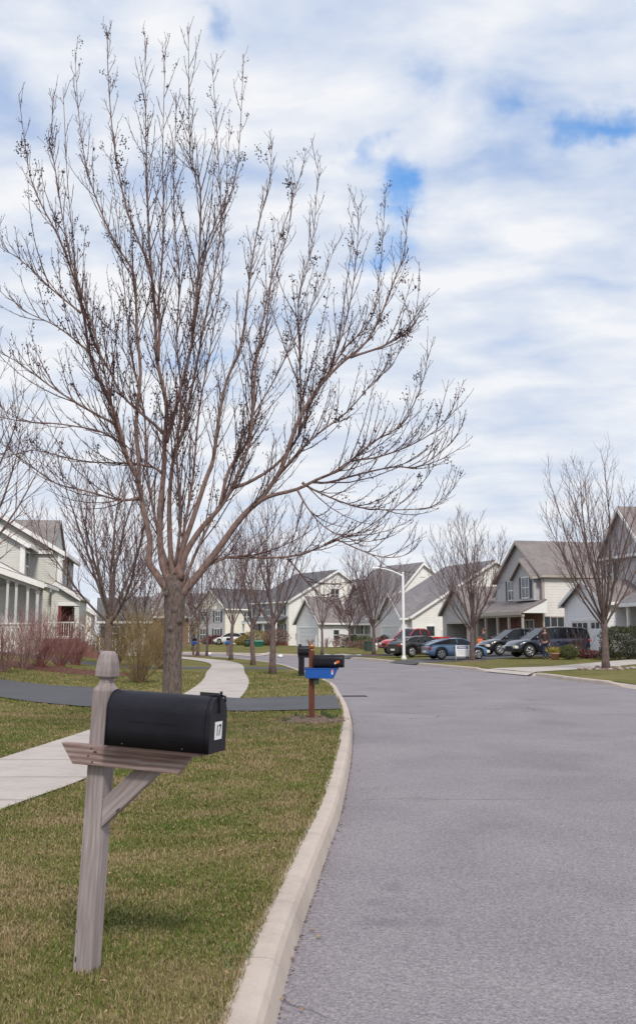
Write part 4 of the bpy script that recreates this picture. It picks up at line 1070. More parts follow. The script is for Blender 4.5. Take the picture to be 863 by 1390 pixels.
# forsythia like shrub, stems fanning to a yellow green haze
twigbush('yellow_shrub', GT(190, 927), 1.0, 2.35, 'yellowtwig', 'tall fan shaped shrub with yellow green buds at the lawn edge before the yard tree', 85, 3, .0062, 'yellowleaf')
twigbush('yellow_shrub', at(222, 46), 1.0, 2.6, 'yellowtwig', 'hazy yellow green shrub just left of the main tree trunk', 80, 4, .009, 'yellowleaf')
twigbush('yellow_shrub', at(160, 50), 1.0, 2.7, 'yellowtwig', 'yellow tinged shrub hiding the base of the multi stemmed yard tree', 80, 5, .009, 'yellowleaf')
GRD = 'bare red twig shrubs in the mulch bed'
for i, (px, py, hh, sd, lab) in enumerate([(4, 908, 1.75, 11, 'bare red twig shrub cut by the left edge of the photo'), (32, 908, 1.95, 12, 'second bare red twig shrub from the left, before the porch posts'), (56, 908, 2.2, 13, 'tallest bare red twig shrub, in the middle of the mulch bed'), (82, 905, 2.0, 14, 'dark red twig shrub before the entry door'), (104, 903, 1.6, 15, 'smallest red twig shrub at the right end of the mulch bed, by the steps')]):
    twigbush('red_twig_shrub', GT(px, py), .9, hh, 'dryred' if i > 1 else 'dryred_light', lab, 60, sd, .0065, None, GRD, 'shrub', 'dryred_light' if i % 2 else 'dryred')
def disc(name, m, c, rx, ry, label, cat, seed=1, up=.02, hgt=.05):
    rg = random.Random(seed); mb = MB(); n = 36; rings = 5
    vs = [(0, 0, hgt)]
    for k in range(1, rings+1):
        for j in range(n):
            a = 2*math.pi*j/n; q_ = k/rings*(1+.1*noise.noise((math.cos(a)*2+seed, math.sin(a)*2, 0)))
            x, y = math.cos(a)*rx*q_, math.sin(a)*ry*q_
            vs.append((x, y, hz(c.x+x, c.y+y)-c.z+up+hgt*(1-(k/rings)**2)+.012*noise.noise((x*6, y*6, seed))-(.05 if k == rings else 0)))
    fs = [(0, 1+j, 1+(j+1) % n) for j in range(n)]
    for k in range(rings-1):
        for j in range(n): fs.append((1+k*n+j, 1+(k+1)*n+j, 1+(k+1)*n+(j+1) % n, 1+k*n+(j+1) % n))
    mb.add(vs, fs, True)
    for _ in range(int(240*rx*ry)):
        a = rg.random()*6.3; q_ = math.sqrt(rg.random())*1.02; x, y = math.cos(a)*rx*q_, math.sin(a)*ry*q_
        s = rg.uniform(.012, .03); mb.ball((x, y, hz(c.x+x, c.y+y)-c.z+up+hgt*(1-q_*q_)+.004), s, (1, rg.uniform(.4, 1), .4))
    o = mb.build(name, m); o.location = c; tag(o, label, cat, kind='stuff'); return o
c = GT(50, 906); disc('mulch_bed', 'mulch', c, 4.2, 2.2, 'red brown mulch bed under the bare red shrubs', 'mulch', 2)
leafbush('barberry_bush', at(128, 60), 1.1, .9, .5, 'redbrown', 'low red brown bush beside the entry steps', 900, .06, 5)
leafbush('barberry_bush', at(205, 72), 1.6, .9, .45, 'gold', 'low olive bush beyond the yellow shrub', 900, .06, 6)
# right side
hd = at(850, 55)
leafbush('hedge', Vector((hd.x, hd.y, hd.z)), 1.35, 1.2, .86, 'hedge', 'large dark clipped evergreen hedge at the right edge, before the brick front', 9000, .05, 7, 'hedge', None, True)
leafbush('round_bush', at(770.5, 57.5), .62, .7, .42, 'boxwood', 'clipped round olive bush between the black van and the dark red bush', 3000, .035, 8)
leafbush('barberry_bush', at(796, 58), .85, .6, .24, 'barberry', 'low dark red bush before the white garage doors', 1800, .04, 9)
leafbush('barberry_bush', at(815, 57), .4, .5, .26, 'redbrown', 'small brown bush between the dark red bush and the stone ringed tree', 700, .04, 10)
leafbush('round_bush', at(479, 99), .75, .7, .6, 'hedge', 'dark green round bush at the left end of the porch front', 1300, .06, 11)
leafbush('round_bush', at(494, 98), 1.1, .8, .55, 'boxwood', 'wide brown green bush in front of the porch', 1500, .06, 12)
leafbush('barberry_bush', at(466, 99), 1.0, .8, .65, 'redbrown', 'brown red bush beside the pale garage wall', 1300, .06, 13)
leafbush('brown_hedge', at(491, 90), 1.6, .6, .38, 'redbrown', 'low brown dry hedge before the dormer house porch', 1500, .05, 14)
leafbush('barberry_bush', at(515, 97), 1.0, .7, .5, 'barberry', 'dark red bush under the porch windows', 1000, .06, 15)
leafbush('round_bush', at(521, 99), .55, .6, .6, 'hedge', 'dark bush beside the white garage corner, left of the pickup', 900, .06, 16)
leafbush('golden_shrub', at(352, 118), 2.4, 1.2, .85, 'gold', 'broad golden shrub at the foot of the cream house', 2600, .09, 17)
leafbush('golden_shrub', at(334, 120), 1.5, 1.0, .5, 'gold', 'low golden shrub beside the white car', 1200, .09, 18)
leafbush('brown_hedge', at(375, 112), 1.5, 1.0, .95, 'redbrown', 'tall brown shrub between the golden shrub and the white porch', 1800, .08, 19)
leafbush('barberry_bush', at(294, 125), 1.3, .9, .65, 'barberry', 'dark red bush before the distant grey porch front', 1100, .08, 20)
leafbush('barberry_bush', at(282, 127), 1.0, .9, .5, 'redbrown', 'small red brown bush left of the dark red one', 900, .08, 21)
twigbush('bare_bush', at(789, 60), .5, 1.6, 'bgtwig', 'small bare bush against the white garage doors', 22, 31, .009)
for i, (px, Y, hh, lab) in enumerate([(443, 98, 1.0, 'small bare bush against the middle of the pale garage wall'), (421, 97, .9, 'small bare bush before the white garage door'), (455, 98, .8, 'tiny bare bush near the right end of the garage wall')]):
    twigbush('bare_bush', at(px, Y), .4, hh, 'dryred_light', lab, 20, 40+i, .012)
# stones round the right tree and grass ring round the other
tp = GT(822, 908.5)
disc('soil_ring', 'mulch2', tp, 1.15, .9, 'bare soil ring inside the stones at the right tree', 'soil', 3)
rg = random.Random(9)
for i in range(15):
    a = i/15*6.283+rg.gauss(0, .08); s = rg.uniform(.09, .19); x, y = tp.x+math.cos(a)*1.1, tp.y+math.sin(a)*.9
    bm = bmesh.new(); bmesh.ops.create_icosphere(bm, subdivisions=2, radius=s)
    for v in bm.verts: v.co *= 1+.25*noise.noise(v.co*9+Vector((i, 0, 0))); v.co.z *= .55
    me = bpy.data.meshes.new('stone'); bm.to_mesh(me); bm.free(); me.materials.append(M['stone'])
    o = bpy.data.objects.new('stone', me); C.objects.link(o); o.location = (x, y, hz(x, y)+s*.3); o.rotation_euler.z = rg.random()*6
    tag(o, 'rough pinkish stone in the ring around the right street tree', 'stone', 'stones ringing the right street tree')
c = GT(641, 898); disc('mulch_ring', 'mulch2', c, .8, .6, 'brown mulch ring at the foot of the tree by the blue coupe', 'mulch', 4)
c = GT(268, 891); disc('mulch_ring', 'mulch', c, 1.0, .8, 'red mulch ring at the farthest left verge tree', 'mulch', 5)
c = GT(507, 889.5); disc('mulch_ring', 'mulch', c, 1.0, .7, 'brown mulch ring under the tree left of the street lamp', 'mulch', 6)
c = GT(423, 978.5); c.x += .02
disc('flower_bed', 'mulch2', c, .62, .75, 'small mulched bed with stones at the foot of the red mailbox post', 'mulch', 7)
for i in range(13):
    a = rg.uniform(0, 6.3); q_ = rg.uniform(.4, .95); x, y = c.x+math.cos(a)*.6*q_, c.y+math.sin(a)*.72*q_
    twigbush('bulb_sprout', Vector((x, y, hz(x, y)+.03)), .06, rg.uniform(.07, .15), 'greensprout', 'green bulb shoots coming up around the red mailbox post', 9, 60+i, .004, None, 'bulb shoots round the red mailbox post', 'plant')

# ------------------------------------------------------------------ mailboxes
def shell(L, W, Hh, n=12, t=0):
    """half round topped box section points (y,z)"""
    r = W/2; zs = Hh-r*.92
    pts = [(-r+.0, 0), (-r, zs*.5), (-r, zs)]
    for i in range(1, n): a = math.pi-math.pi*i/n; pts.append((r*math.cos(a), zs+r*.92*math.sin(a)))
    pts += [(r, zs), (r, zs*.5), (r, 0)]; return pts
def boxbody(L, W, Hh, x0, y0, z0, name, m, parent, g=0.0):
    P_ = shell(L, W, Hh); n = len(P_); mb = MB()
    P2 = [(y*(1-g), z+g*.5*Hh*0) for y, z in P_]
    xs = [0, .006, L*.33, L*.66, L-.006, L]; sc_ = [.985, 1, 1, 1, 1, .985]
    vs = [(x0+x, y0+y*s, z0+(z-.5*Hh)*s+.5*Hh) for x, s in zip(xs, sc_) for y, z in P_]
    fs = [(i*n+j, i*n+(j+1) % n, (i+1)*n+(j+1) % n, (i+1)*n+j) for i in range(len(xs)-1) for j in range(n)]
    mb.add(vs, fs, True); mb.add(vs[:n], [tuple(range(n))]); mb.add(vs[-n:], [tuple(range(n))[::-1]])
    o = mb.build(name, m, parent, True)
    return o
def textmesh(s, size, name, m, parent, mat4, ext=.0006):
    cu = bpy.data.curves.new('t', 'FONT'); cu.body = s; cu.size = size; cu.extrude = ext; cu.align_x = 'CENTER'; cu.align_y = 'CENTER'; cu.offset = size*.012
    ob = bpy.data.objects.new('t', cu); C.objects.link(ob); bpy.context.view_layer.update()
    me = bpy.data.meshes.new_from_object(ob.evaluated_get(bpy.context.evaluated_depsgraph_get())); bpy.data.objects.remove(ob)
    me.transform(mat4); me.materials.clear(); me.materials.append(M[m]); me.name = name
    o = bpy.data.objects.new(name, me); C.objects.link(o); o.parent = parent; return o

nb_ = D(118, 1318, 4.85)
mbx = empty('mailbox', (nb_.x, nb_.y, .13), (0, R(2.6), R(-19)), 'big black mailbox on a weathered grey wooden post with number 17, in the foreground', 'mailbox')
zb = .13
# post: square shaft with chamfered shoulder, neck and cut finial
def sq(mb, prof):
    vs = []
    for w, z in prof: vs += [(-w, -w, z), (w, -w, z), (w, w, z), (-w, w, z)]
    m = len(prof); fs = [(i*4+j, i*4+(j+1) % 4, (i+1)*4+(j+1) % 4, (i+1)*4+j) for i in range(m-1) for j in range(4)]+[(3, 2, 1, 0), tuple(range((m-1)*4, m*4))]
    mb.add(vs, fs)
pm = MB(); h0 = 1.232
sq(pm, [(.0445, -.15), (.0445, .2), (.0445, .5), (.0445, .8), (.0445, 1.1), (.0445, h0-.012), (.040, h0-.002), (.031, h0+.012), (.026, h0+.022), (.026, h0+.040), (.030, h0+.046), (.0400, h0+.050), (.0405, h0+.075), (.037, h0+.118), (.030, h0+.150), (.0225, h0+.164), (.019, h0+.166)])
o = pm.build('post', 'oldwood', mbx); bevel(o, .0035); grain(o, 'z')
bz0, bz1 = .893, .983
mb = MB().prism([(-.165, bz1), (.495, bz1), (.43, bz0), (-.098, bz0)], lambda a, z, t: (a, t, z), -.085, -.0455)
o = mb.build('arm_board', 'board', mbx, True); bevel(o, .003)
# subdivide for grain mapping is not needed: attribute is linear
grain(o, 'x')
mb = MB().prism([(-.165+.02, bz1), (.47, bz1), (.41, bz0+.03), (-.06, bz0+.03)], lambda a, z, t: (a, t, z), -.044, -.03)
mb = MB().prism([(.046, .62), (.046, .745), (.195, .891), (.325, .891)], lambda a, z, t: (a, t, z), -.043, -.005)
o = mb.build('brace', 'oldwood', mbx, True); bevel(o, .003); grain(o, 'd')
nl = MB()
for x, z in ((-.005, .968), (-.018, .935), (.02, .955), (.004, .91), (.012, .985-.03)):
    nl.lathe([(.0042, 0), (.0042, -.002), (.002, -.003)], 8, (x, -.0855, z), 'y')
nl.build('nail', 'iron', mbx)
part('mount_plate', 'board', mbx, (.11, .56, -.145, .0, bz1+.001, bz1+.014)); grain(mbx.children[-1], 'x')
BX, BY, BW, BH, BL = .098, -.070, .172, .236, .482; BZ = bz1+.015
body = boxbody(BL, BW, BH, BX, BY, BZ, 'mailbox_body', 'enamel', mbx)
# rolled rims front and back
P_ = shell(BL, BW, BH)
for x in (BX+.004, BX+BL-.004):
    rm = MB(); rm.tube([Vector((x, BY+y*1.005, BZ+z)) for y, z in P_], [.0035]*len(P_), 6); rm.build('rim', 'enamel', body)
door = boxbody(.022, BW*1.02, BH*1.01, BX+BL+.0005, BY, BZ-.001, 'door', 'enamel', mbx)
xd = BX+BL+.0225
# embossed ring on side panel, catch, flag, sticker
mb = MB()
mb.box(BX+.11, BX+.36, BY-BW/2-.0022, BY-BW/2+.001, BZ+.060, BZ+.0625); mb.box(BX+.11, BX+.36, BY-BW/2-.0022, BY-BW/2+.001, BZ+.110, BZ+.1125)
mb.build('side_rib', 'enamel', mbx)
mb = MB(); mb.box(xd-.045, xd+.006, BY-.012, BY+.012, BZ+BH+.003, BZ+BH+.007); mb.box(xd+.004, xd+.0075, BY-.011, BY+.011, BZ+BH-.03, BZ+BH+.022)
mb.tube([Vector((xd+.006, BY, BZ+BH+.005)), Vector((xd+.026, BY, BZ+BH+.002)), Vector((xd+.028, BY, BZ+BH-.022))], [.005, .005, .004], 6); mb.build('catch', 'enamel', mbx)
mb = MB(); mb.box(xd-.105, xd-.012, BY+.02, BY+.023, BZ+BH-.004, BZ+BH+.013); mb.build('flag', 'dark', mbx)
lp = MB(); lp.lathe([(.006, 0), (.006, .05), (.003, .052)], 8, (xd+.001, BY+.0, BZ+BH-.07)); lp.build('door_handle', 'enamel', door)
stk = part('number_plate', 'white', mbx, (xd, xd+.0015, BY-.034, BY+.038, BZ+.055, BZ+.130))
textmesh('17', .066, 'house_number', 'dark', stk, Matrix.Translation((xd+.0022, BY+.002, BZ+.0915)) @ Matrix.Rotation(R(90), 4, 'Z') @ Matrix.Rotation(R(90), 4, 'X') @ Matrix.Diagonal((.78, 1, 1, 1)))
fl = MB()
for x in (BX+.09, BX+.38): fl.lathe([(.004, 0), (.0035, -.003), (.001, -.004)], 8, (x, BY-BW/2, BZ+.012), 'y')
fl.build('rivet', 'iron', mbx)

# second mailbox: red post, black box, blue newspaper tube
c = GT(423, 979); m2 = empty('mailbox', (c.x, c.y, c.z), (0, 0, R(-8)), 'black mailbox above a blue newspaper tube on a red stained post with copper ball', 'mailbox')
o = part('post', 'redwood', m2, (-.045, .045, -.045, .045, -.1, 1.20)); grain(o, 'z'); bevel(o, .004)
MB().lathe([(.03, 1.2), (.03, 1.215), (.018, 1.22), (.03, 1.232), (.042, 1.25), (.046, 1.272), (.042, 1.292), (.03, 1.31), (.01, 1.318)], 16).build('ball_finial', simple('copper', (.55, .2, .07), .3, metal=.8), m2)
o = part('cross_arm', 'redwood', m2, (-.13, .46, .046, .085, .88, .915), (-.13, .05, -.085, -.046, .88, .915)); grain(o, 'x')
bb = boxbody(.50, .18, .215, .048, -.05, .917, 'mailbox_body', 'enamel', m2)
d_ = boxbody(.018, .184, .218, .549, -.05, .916, 'door', 'enamel', m2)
part('reflector_sticker', 'orange', m2, (.44, .475, -.1425, -.1402, .985, 1.03), (.478, .498, -.1425, -.1402, 1.00, 1.035)); part('reflector_sticker', 'white', m2, (.415, .437, -.1425, -.1402, .975, 1.005))
mb = MB().prism([(-.08, .73), (.39, .73), (.47, .905), (-.10, .895)], lambda a, z, t: (a, t, z), -.16, -.048)
o = mb.build('newspaper_tube', 'blue_plastic', m2, True); bevel(o, .01, 3)
part('tube_lip', 'blue_plastic', o, (-.11, .478, -.166, -.158, .888, .908))
part('reflector_sticker', 'white', m2, (.365, .39, -.1625, -.1602, .80, .875)); part('reflector_sticker', 'orange', m2, (.375, .40, -.1642, -.1626, .835, .885))
part('grey_bracket', 'utility_green', m2, (.048, .13, -.12, -.0, .63, .728))
# third: thick black plastic mailbox and post
c = GT(409, 918); m3 = empty('mailbox', (c.x, c.y, c.z), (0, 0, R(6)), 'all black plastic mailbox with thick post at the kerb behind the red post', 'mailbox')
o = part('post', 'enamel', m3, (-.1, .1, -.1, .1, -.1, .72)); bevel(o, .02, 3)
o = part('bracket', 'enamel', m3, (-.12, .36, -.11, .11, .66, .76)); bevel(o, .015)
b3 = boxbody(.50, .26, .32, -.13, 0, .761, 'mailbox_body', 'enamel', m3); part('flag', 'lamp_red', m3, (.18, .2, .131, .14, .9, 1.06))
MB().lathe([(.03, 0), (.06, .03), (.05, .06), (.01, .075)], 10, (-.05, 0, 1.075)).build('finial', 'enamel', m3)
# far blue mailboxes
for px, py, lab in ((262.5, 889.5, 'far mailbox with blue tube on red post beside the farthest verge tree'), (309, 887.8, 'far mailbox with blue tube hidden partly by the leaning verge tree')):
    c = GT(px, py); m4 = empty('mailbox', c, (0, 0, R(60)), lab, 'mailbox', 'far mailboxes with blue tubes')
    part('post', 'redbrown', m4, (-.06, .06, -.06, .06, -.1, 1.0)); boxbody(.5, .2, .23, -.1, -.02, 1.03, 'mailbox_body', 'enamel', m4)
    o = part('newspaper_tube', 'blue_plastic', m4, (-.14, .42, -.16, .12, .78, 1.0)); bevel(o, .02)

# ------------------------------------------------------------------ street lamp
c = GT(548, 895.5); lp = empty('street_lamp', c, (0, 0, 0), 'tall white street lamp with one curved arm reaching left over the road', 'lamp')
MB().lathe([(.17, -.05), (.17, .12), (.11, .2), (.09, .3), (.07, 5.25), (.05, 5.3)], 16).build('pole', 'white', lp)
MB().tube(catmull([Vector((.0, 0, 5.0)), Vector((-.35, 0, 5.2)), Vector((-.95, 0, 5.42)), Vector((-1.45, 0, 5.5))], 4), [.05]*4+[.042]*4+[.036]*5, 8).build('arm', 'white', lp)
mb = MB(); mb.tube([Vector((-1.38, 0, 5.5)), Vector((-1.5, 0, 5.52)), Vector((-1.75, 0, 5.5)), Vector((-2.0, 0, 5.46))], [.04, .09, .11, .04], 10)
mb.v = [(x, y, 5.49+(z-5.49)*.7) for x, y, z in mb.v]; hd_ = mb.build('lamp_head', 'white', lp)
MB().lathe([(.02, 5.38), (.07, 5.4), (.09, 5.44)], 10, (-1.72, 0, 0)).build('lens', 'lamp_clear', hd_)

# ------------------------------------------------------------------ vehicles
def wheel(parent, x, y, r, w, sg):
    wh = MB().lathe([(r*.62, -w/2), (r*.93, -w/2), (r, -w*.32), (r, w*.32), (r*.93, w/2), (r*.62, w/2)], 24, (x, y, r), 'y').build('wheel', 'tyre', parent)
    rm = MB(); rm.lathe([(r*.63, w*.30*sg), (r*.66, w*.52*sg), (r*.58, w*.50*sg), (r*.56, w*.2*sg), (r*.1, w*.22*sg)], 24, (x, y, r), 'y', True, False)
    for k in range(6):
        a = k*math.pi/3+.3
        for da in (-.12, .12):
            p, q_ = Vector((x+math.cos(a)*r*.1, y+w*.42*sg, r+math.sin(a)*r*.1)), Vector((x+math.cos(a+da)*r*.6, y+w*.48*sg, r+math.sin(a+da)*r*.6))
            rm.tube([p, q_], [r*.06, r*.05], 5)
    rm.lathe([(r*.13, w*.35*sg), (r*.11, w*.52*sg), (.004, w*.53*sg)], 12, (x, y, r), 'y', True, False)
    rm.build('rim', 'rim', wh)
def car(name, label, cat, loc, yaw, L, W, paint, zs, cab, wx, wr, zb=.22, glassr=None, group=None, roofpaint=None, extras=None):
    """zs: [(x, z)] body top line rear to front; cab: [(x,z)] greenhouse outline from tail to windscreen base; x forward"""
    th = empty(name, loc, (0, 0, R(yaw)), label, cat, group)
    def top(x):
        for a, b in zip(zs[:-1], zs[1:]):
            if a[0] <= x <= b[0]: t = (x-a[0])/(b[0]-a[0]); return a[1]+(b[1]-a[1])*t
        return zs[0][1] if x < zs[0][0] else zs[-1][1]
    xs = sorted(set([round(-L/2+L*i/40, 3) for i in range(41)]+[round(w+wr*1.16*math.cos(a*math.pi/12), 3) for w in wx for a in range(13)]))
    hw = W/2; mb = MB(); n = 0; vs = []
    for x in xs:
        u = abs(x)/(L/2); k = 1-.16*max(0, (u-.72)/.28)**2*1.0; kk = 1-.05*u*u
        h_ = hw*k*kk; zt = top(x); z0 = zb+(.12*max(0, (u-.85)/.15))
        for w in wx:
            d = (wr*1.16)**2-(x-w)**2
            if d > 0: z0 = max(z0, wr+math.sqrt(d)*.98)
        z0 = min(z0, zt-.12)
        sec = [(0, z0), (h_*.86, z0), (h_*.97, z0+.02), (h_*1.0, z0+(zt-z0)*.35), (h_*.995, z0+(zt-z0)*.65), (h_*.94, zt-.05), (h_*.86, zt-.008), (h_*.5, zt+.025), (0, zt+.035)]
        ring = sec+[(-y, z) for y, z in sec[-2:0:-1]]
        n = len(ring); vs += [(x, y, z) for y, z in ring]
    m = len(xs); fs = [(i*n+j, i*n+(j+1) % n, (i+1)*n+(j+1) % n, (i+1)*n+j) for i in range(m-1) for j in range(n)]
    mb.add(vs, fs, True); mb.add(vs[:n], [tuple(range(n))[::-1]]); mb.add(vs[-n:], [tuple(range(n))])
    body = mb.build('body', paint, th, True)
    # greenhouse
    g = MB(); rf = MB(); vs = []
    zbelt = [top(x)-.02 for x, z in cab]; zmax = max(z for x, z in cab)
    sec_n = 6
    for (x, z), zl in zip(cab, zbelt):
        t = max(0, min(1, (z-zl)/(zmax-zl+1e-6))); hb = hw*.90*(1-.05*(abs(x)/(L/2))**2); ht = hb*(1-.22*t)
        vs += [(x, -hb, zl), (x, -ht, z-.03*t), (x, -ht*.6, z+.0), (x, ht*.6, z+.0), (x, ht, z-.03*t), (x, hb, zl)]
    m = len(cab); fs = [(i*6+j, i*6+(j+1), (i+1)*6+(j+1), (i+1)*6+j) for i in range(m-1) for j in range(5)]
    g.add(vs, fs, False); gl = g.build('window_glass', 'carglass', th, True)
    # roof skin over the high part, and pillars
    hi = [i for i, (x, z) in enumerate(cab) if z > zmax-.12]
    def ring(i, up): return [(vs[i*6+j][0], vs[i*6+j][1]*1.012, vs[i*6+j][2]+up) for j in (1, 2, 3, 4)]
    R_ = []
    for i in hi: R_ += ring(i, .014)
    nh = len(hi); rf.add(R_, [(i*4+j, i*4+j+1, (i+1)*4+j+1, (i+1)*4+j) for i in range(nh-1) for j in range(3)], True)
    low = []
    for i in hi: low += [(a, b, c_-.05) for a, b, c_ in ring(i, .014)]
    rf.add(low, [(i*4+j, i*4+j+1, (i+1)*4+j+1, (i+1)*4+j)[::-1] for i in range(nh-1) for j in range(3)])
    for (s0, s1) in ((0, 0), (3, 3)):
        rf.add([R_[i*4+s0] for i in range(nh)]+[low[i*4+s0] for i in range(nh)], [(i, i+1, nh+i+1, nh+i) for i in range(nh-1)])
    rf.build('roof', paint, th, True)
    pl = MB()
    for s in (-1, 1):
        def P3(i, top_): b_ = vs[i*6+(1 if s < 0 else 4)] if top_ else vs[i*6+(0 if s < 0 else 5)]; return Vector((b_[0], b_[1]*1.006, b_[2]+.005))
        pl.tube([P3(i, True) for i in range(hi[-1], m)], [.035]*(m-hi[-1]), 5)
        pl.tube([P3(i, True) for i in range(0, hi[0]+1)], [.045]*(hi[0]+1), 5)
        pl.tube([P3(i, False) for i in range(m)], [.022]*m, 4)
        for fx in (glassr or [.5]):
            x = cab[hi[0]][0]+(cab[hi[-1]][0]-cab[hi[0]][0])*fx
            pl.tube([Vector((x, s*hw*.905, top(x))), Vector((x, s*hw*.72, zmax-.02))], [.035, .03], 5)
    pl.build('pillars', paint, th)
    for w in wx:
        for s in (-1, 1): wheel(th, w, s*(hw-.13), wr, .22, s)
    zf, zr = top(L/2-.12), top(-L/2+.1)
    for s in (-1, 1):
        bl = part('headlight', 'lamp_clear', th, (L/2-.20, L/2+.008, s*hw*.72-.16, s*hw*.72+.16, zf-.22, zf-.06)); bevel(bl, .03)
        bl = part('taillight', 'lamp_red', th, (-L/2-.008, -L/2+.16, s*hw*.74-.15, s*hw*.74+.15, zr-.22, zr-.08)); bevel(bl, .03)
        mi = part('wing_mirror', paint, th, (cab[-1][0]-.35, cab[-1][0]-.22, s*(hw+.08)-.09, s*(hw+.08)+.07, top(cab[-1][0])+.02, top(cab[-1][0])+.17)); bevel(mi, .03)
    part('grille', 'dark', th, (L/2-.05, L/2+.012, -hw*.42, hw*.42, zf-.3, zf-.1)); part('bumper', 'dark', th, (L/2-.05, L/2+.03, -hw*.72, hw*.72, zb+.06, zb+.16), (-L/2-.03, -L/2+.05, -hw*.72, hw*.72, zb+.06, zb+.16))
    part('number_plate', 'white', th, (-L/2-.035, -L/2+.06, -.2, .2, zb+.2, zb+.32))
    for s in (-1, 1):
        dl = MB(); x = (wx[0]+wx[1])/2
        for xx in ([x-.62, x+.55] if L > 4.3 else [x-.35, x+.75]): dl.box(xx-.008, xx+.008, s*hw*1.0-.012, s*hw*1.0+.002, zb+.14, top(xx)-.08)
        dl.box(x-.42, x-.24, s*(hw+.0)-.01, s*hw+.02, top(x)-.17, top(x)-.135)
        dl.build('door', 'dark', th)
    return th, body
# blue coupe
p = at(617, 62.5); p.z = hz(p.x, p.y)+.03
car('sports_coupe', 'metallic blue fastback coupe parked nose right, in front of the bare tree and yard sign', 'car', p, 12, 3.8, 1.68, 'car_blue',
    [(-1.9, .68), (-1.8, .80), (-1.25, .87), (-.6, .86), (.3, .83), (.9, .81), (1.4, .74), (1.72, .64), (1.9, .50)],
    [(-1.82, .83), (-1.45, .98), (-1.0, 1.12), (-.5, 1.22), (-.1, 1.25), (.25, 1.22), (.55, 1.10), (1.0, .82)], (-1.12, 1.14), .32, .2)
# black sedan
p = at(571, 70); p.z += .03
car('sedan', 'black sedan with bright glass parked beside the red pickup, nose towards the garage', 'car', p, 32, 4.7, 1.8, 'car_charcoal',
    [(-2.35, .80), (-2.2, .95), (-1.5, .99), (-.6, .96), (.8, .92), (1.6, .84), (2.1, .72), (2.35, .56)],
    [(-1.95, .95), (-1.3, 1.24), (-.9, 1.33), (-.2, 1.36), (.3, 1.32), (1.15, .90)], (-1.4, 1.35), .33, .2, [.1, .55])
# red pickup (nose left)
p = at(563, 76); p.z += .03
th, bd_ = car('pickup_truck', 'bright red pickup truck parked nose left behind the black sedan', 'truck', p, 212, 5.3, 1.95, 'car_red',
    [(-2.65, 1.12), (-.75, 1.12), (-.3, 1.16), (.9, 1.14), (1.3, 1.10), (2.2, 1.04), (2.5, .92), (2.65, .75)],
    [(-.72, 1.12), (-.62, 1.72), (-.3, 1.82), (.3, 1.84), (.6, 1.78), (1.25, 1.13)], (-1.7, 1.75), .39, .38, [.45])
part('bed_liner', 'dark', th, (-2.5, -.82, -.78, .78, 1.10, 1.165)); part('bed_rail', 'car_red', th, (-2.62, -.8, -.90, -.80, 1.12, 1.24), (-2.62, -.8, .80, .90, 1.12, 1.24), (-2.66, -2.58, -.80, .80, 1.12, 1.24))
# small dark SUV
p = at(696, 67.5); p.z += .03
car('suv', 'dark compact suv with pale headlight, nose left, partly behind the long black van', 'car', p, 197, 4.5, 1.8, 'car_black',
    [(-2.25, .95), (-2.1, 1.08), (-.5, 1.06), (.9, 1.02), (1.5, .98), (2.0, .88), (2.25, .62)],
    [(-2.18, 1.06), (-1.95, 1.50), (-1.5, 1.64), (-.2, 1.68), (.3, 1.62), (1.25, 1.0)], (-1.35, 1.4), .36, .28, [.2, .6])
p = at(741, 61.5); p.z += .03
car('van', 'long black van with roof rails, nose left, beside the round clipped bush', 'van', p, 196, 4.9, 1.85, 'car_navy',
    [(-2.45, 1.0), (-2.35, 1.12), (-.5, 1.10), (1.0, 1.05), (1.7, 1.0), (2.15, .9), (2.45, .62)],
    [(-2.40, 1.10), (-2.28, 1.62), (-1.9, 1.72), (-.4, 1.76), (.45, 1.70), (1.4, 1.04)], (-1.5, 1.55), .37, .28, [.1, .4, .75])
# far white car
p = at(316, 123); p.z += .03
car('parked_car', 'small white car far away beside the golden shrub', 'car', p, 150, 4.5, 1.8, 'car_white_car',
    [(-2.25, .85), (-2.0, .96), (-.5, .95), (.9, .92), (1.6, .85), (2.25, .6)],
    [(-1.9, .97), (-1.3, 1.35), (-.2, 1.43), (.3, 1.38), (1.1, .92)], (-1.35, 1.35), .33, .22)

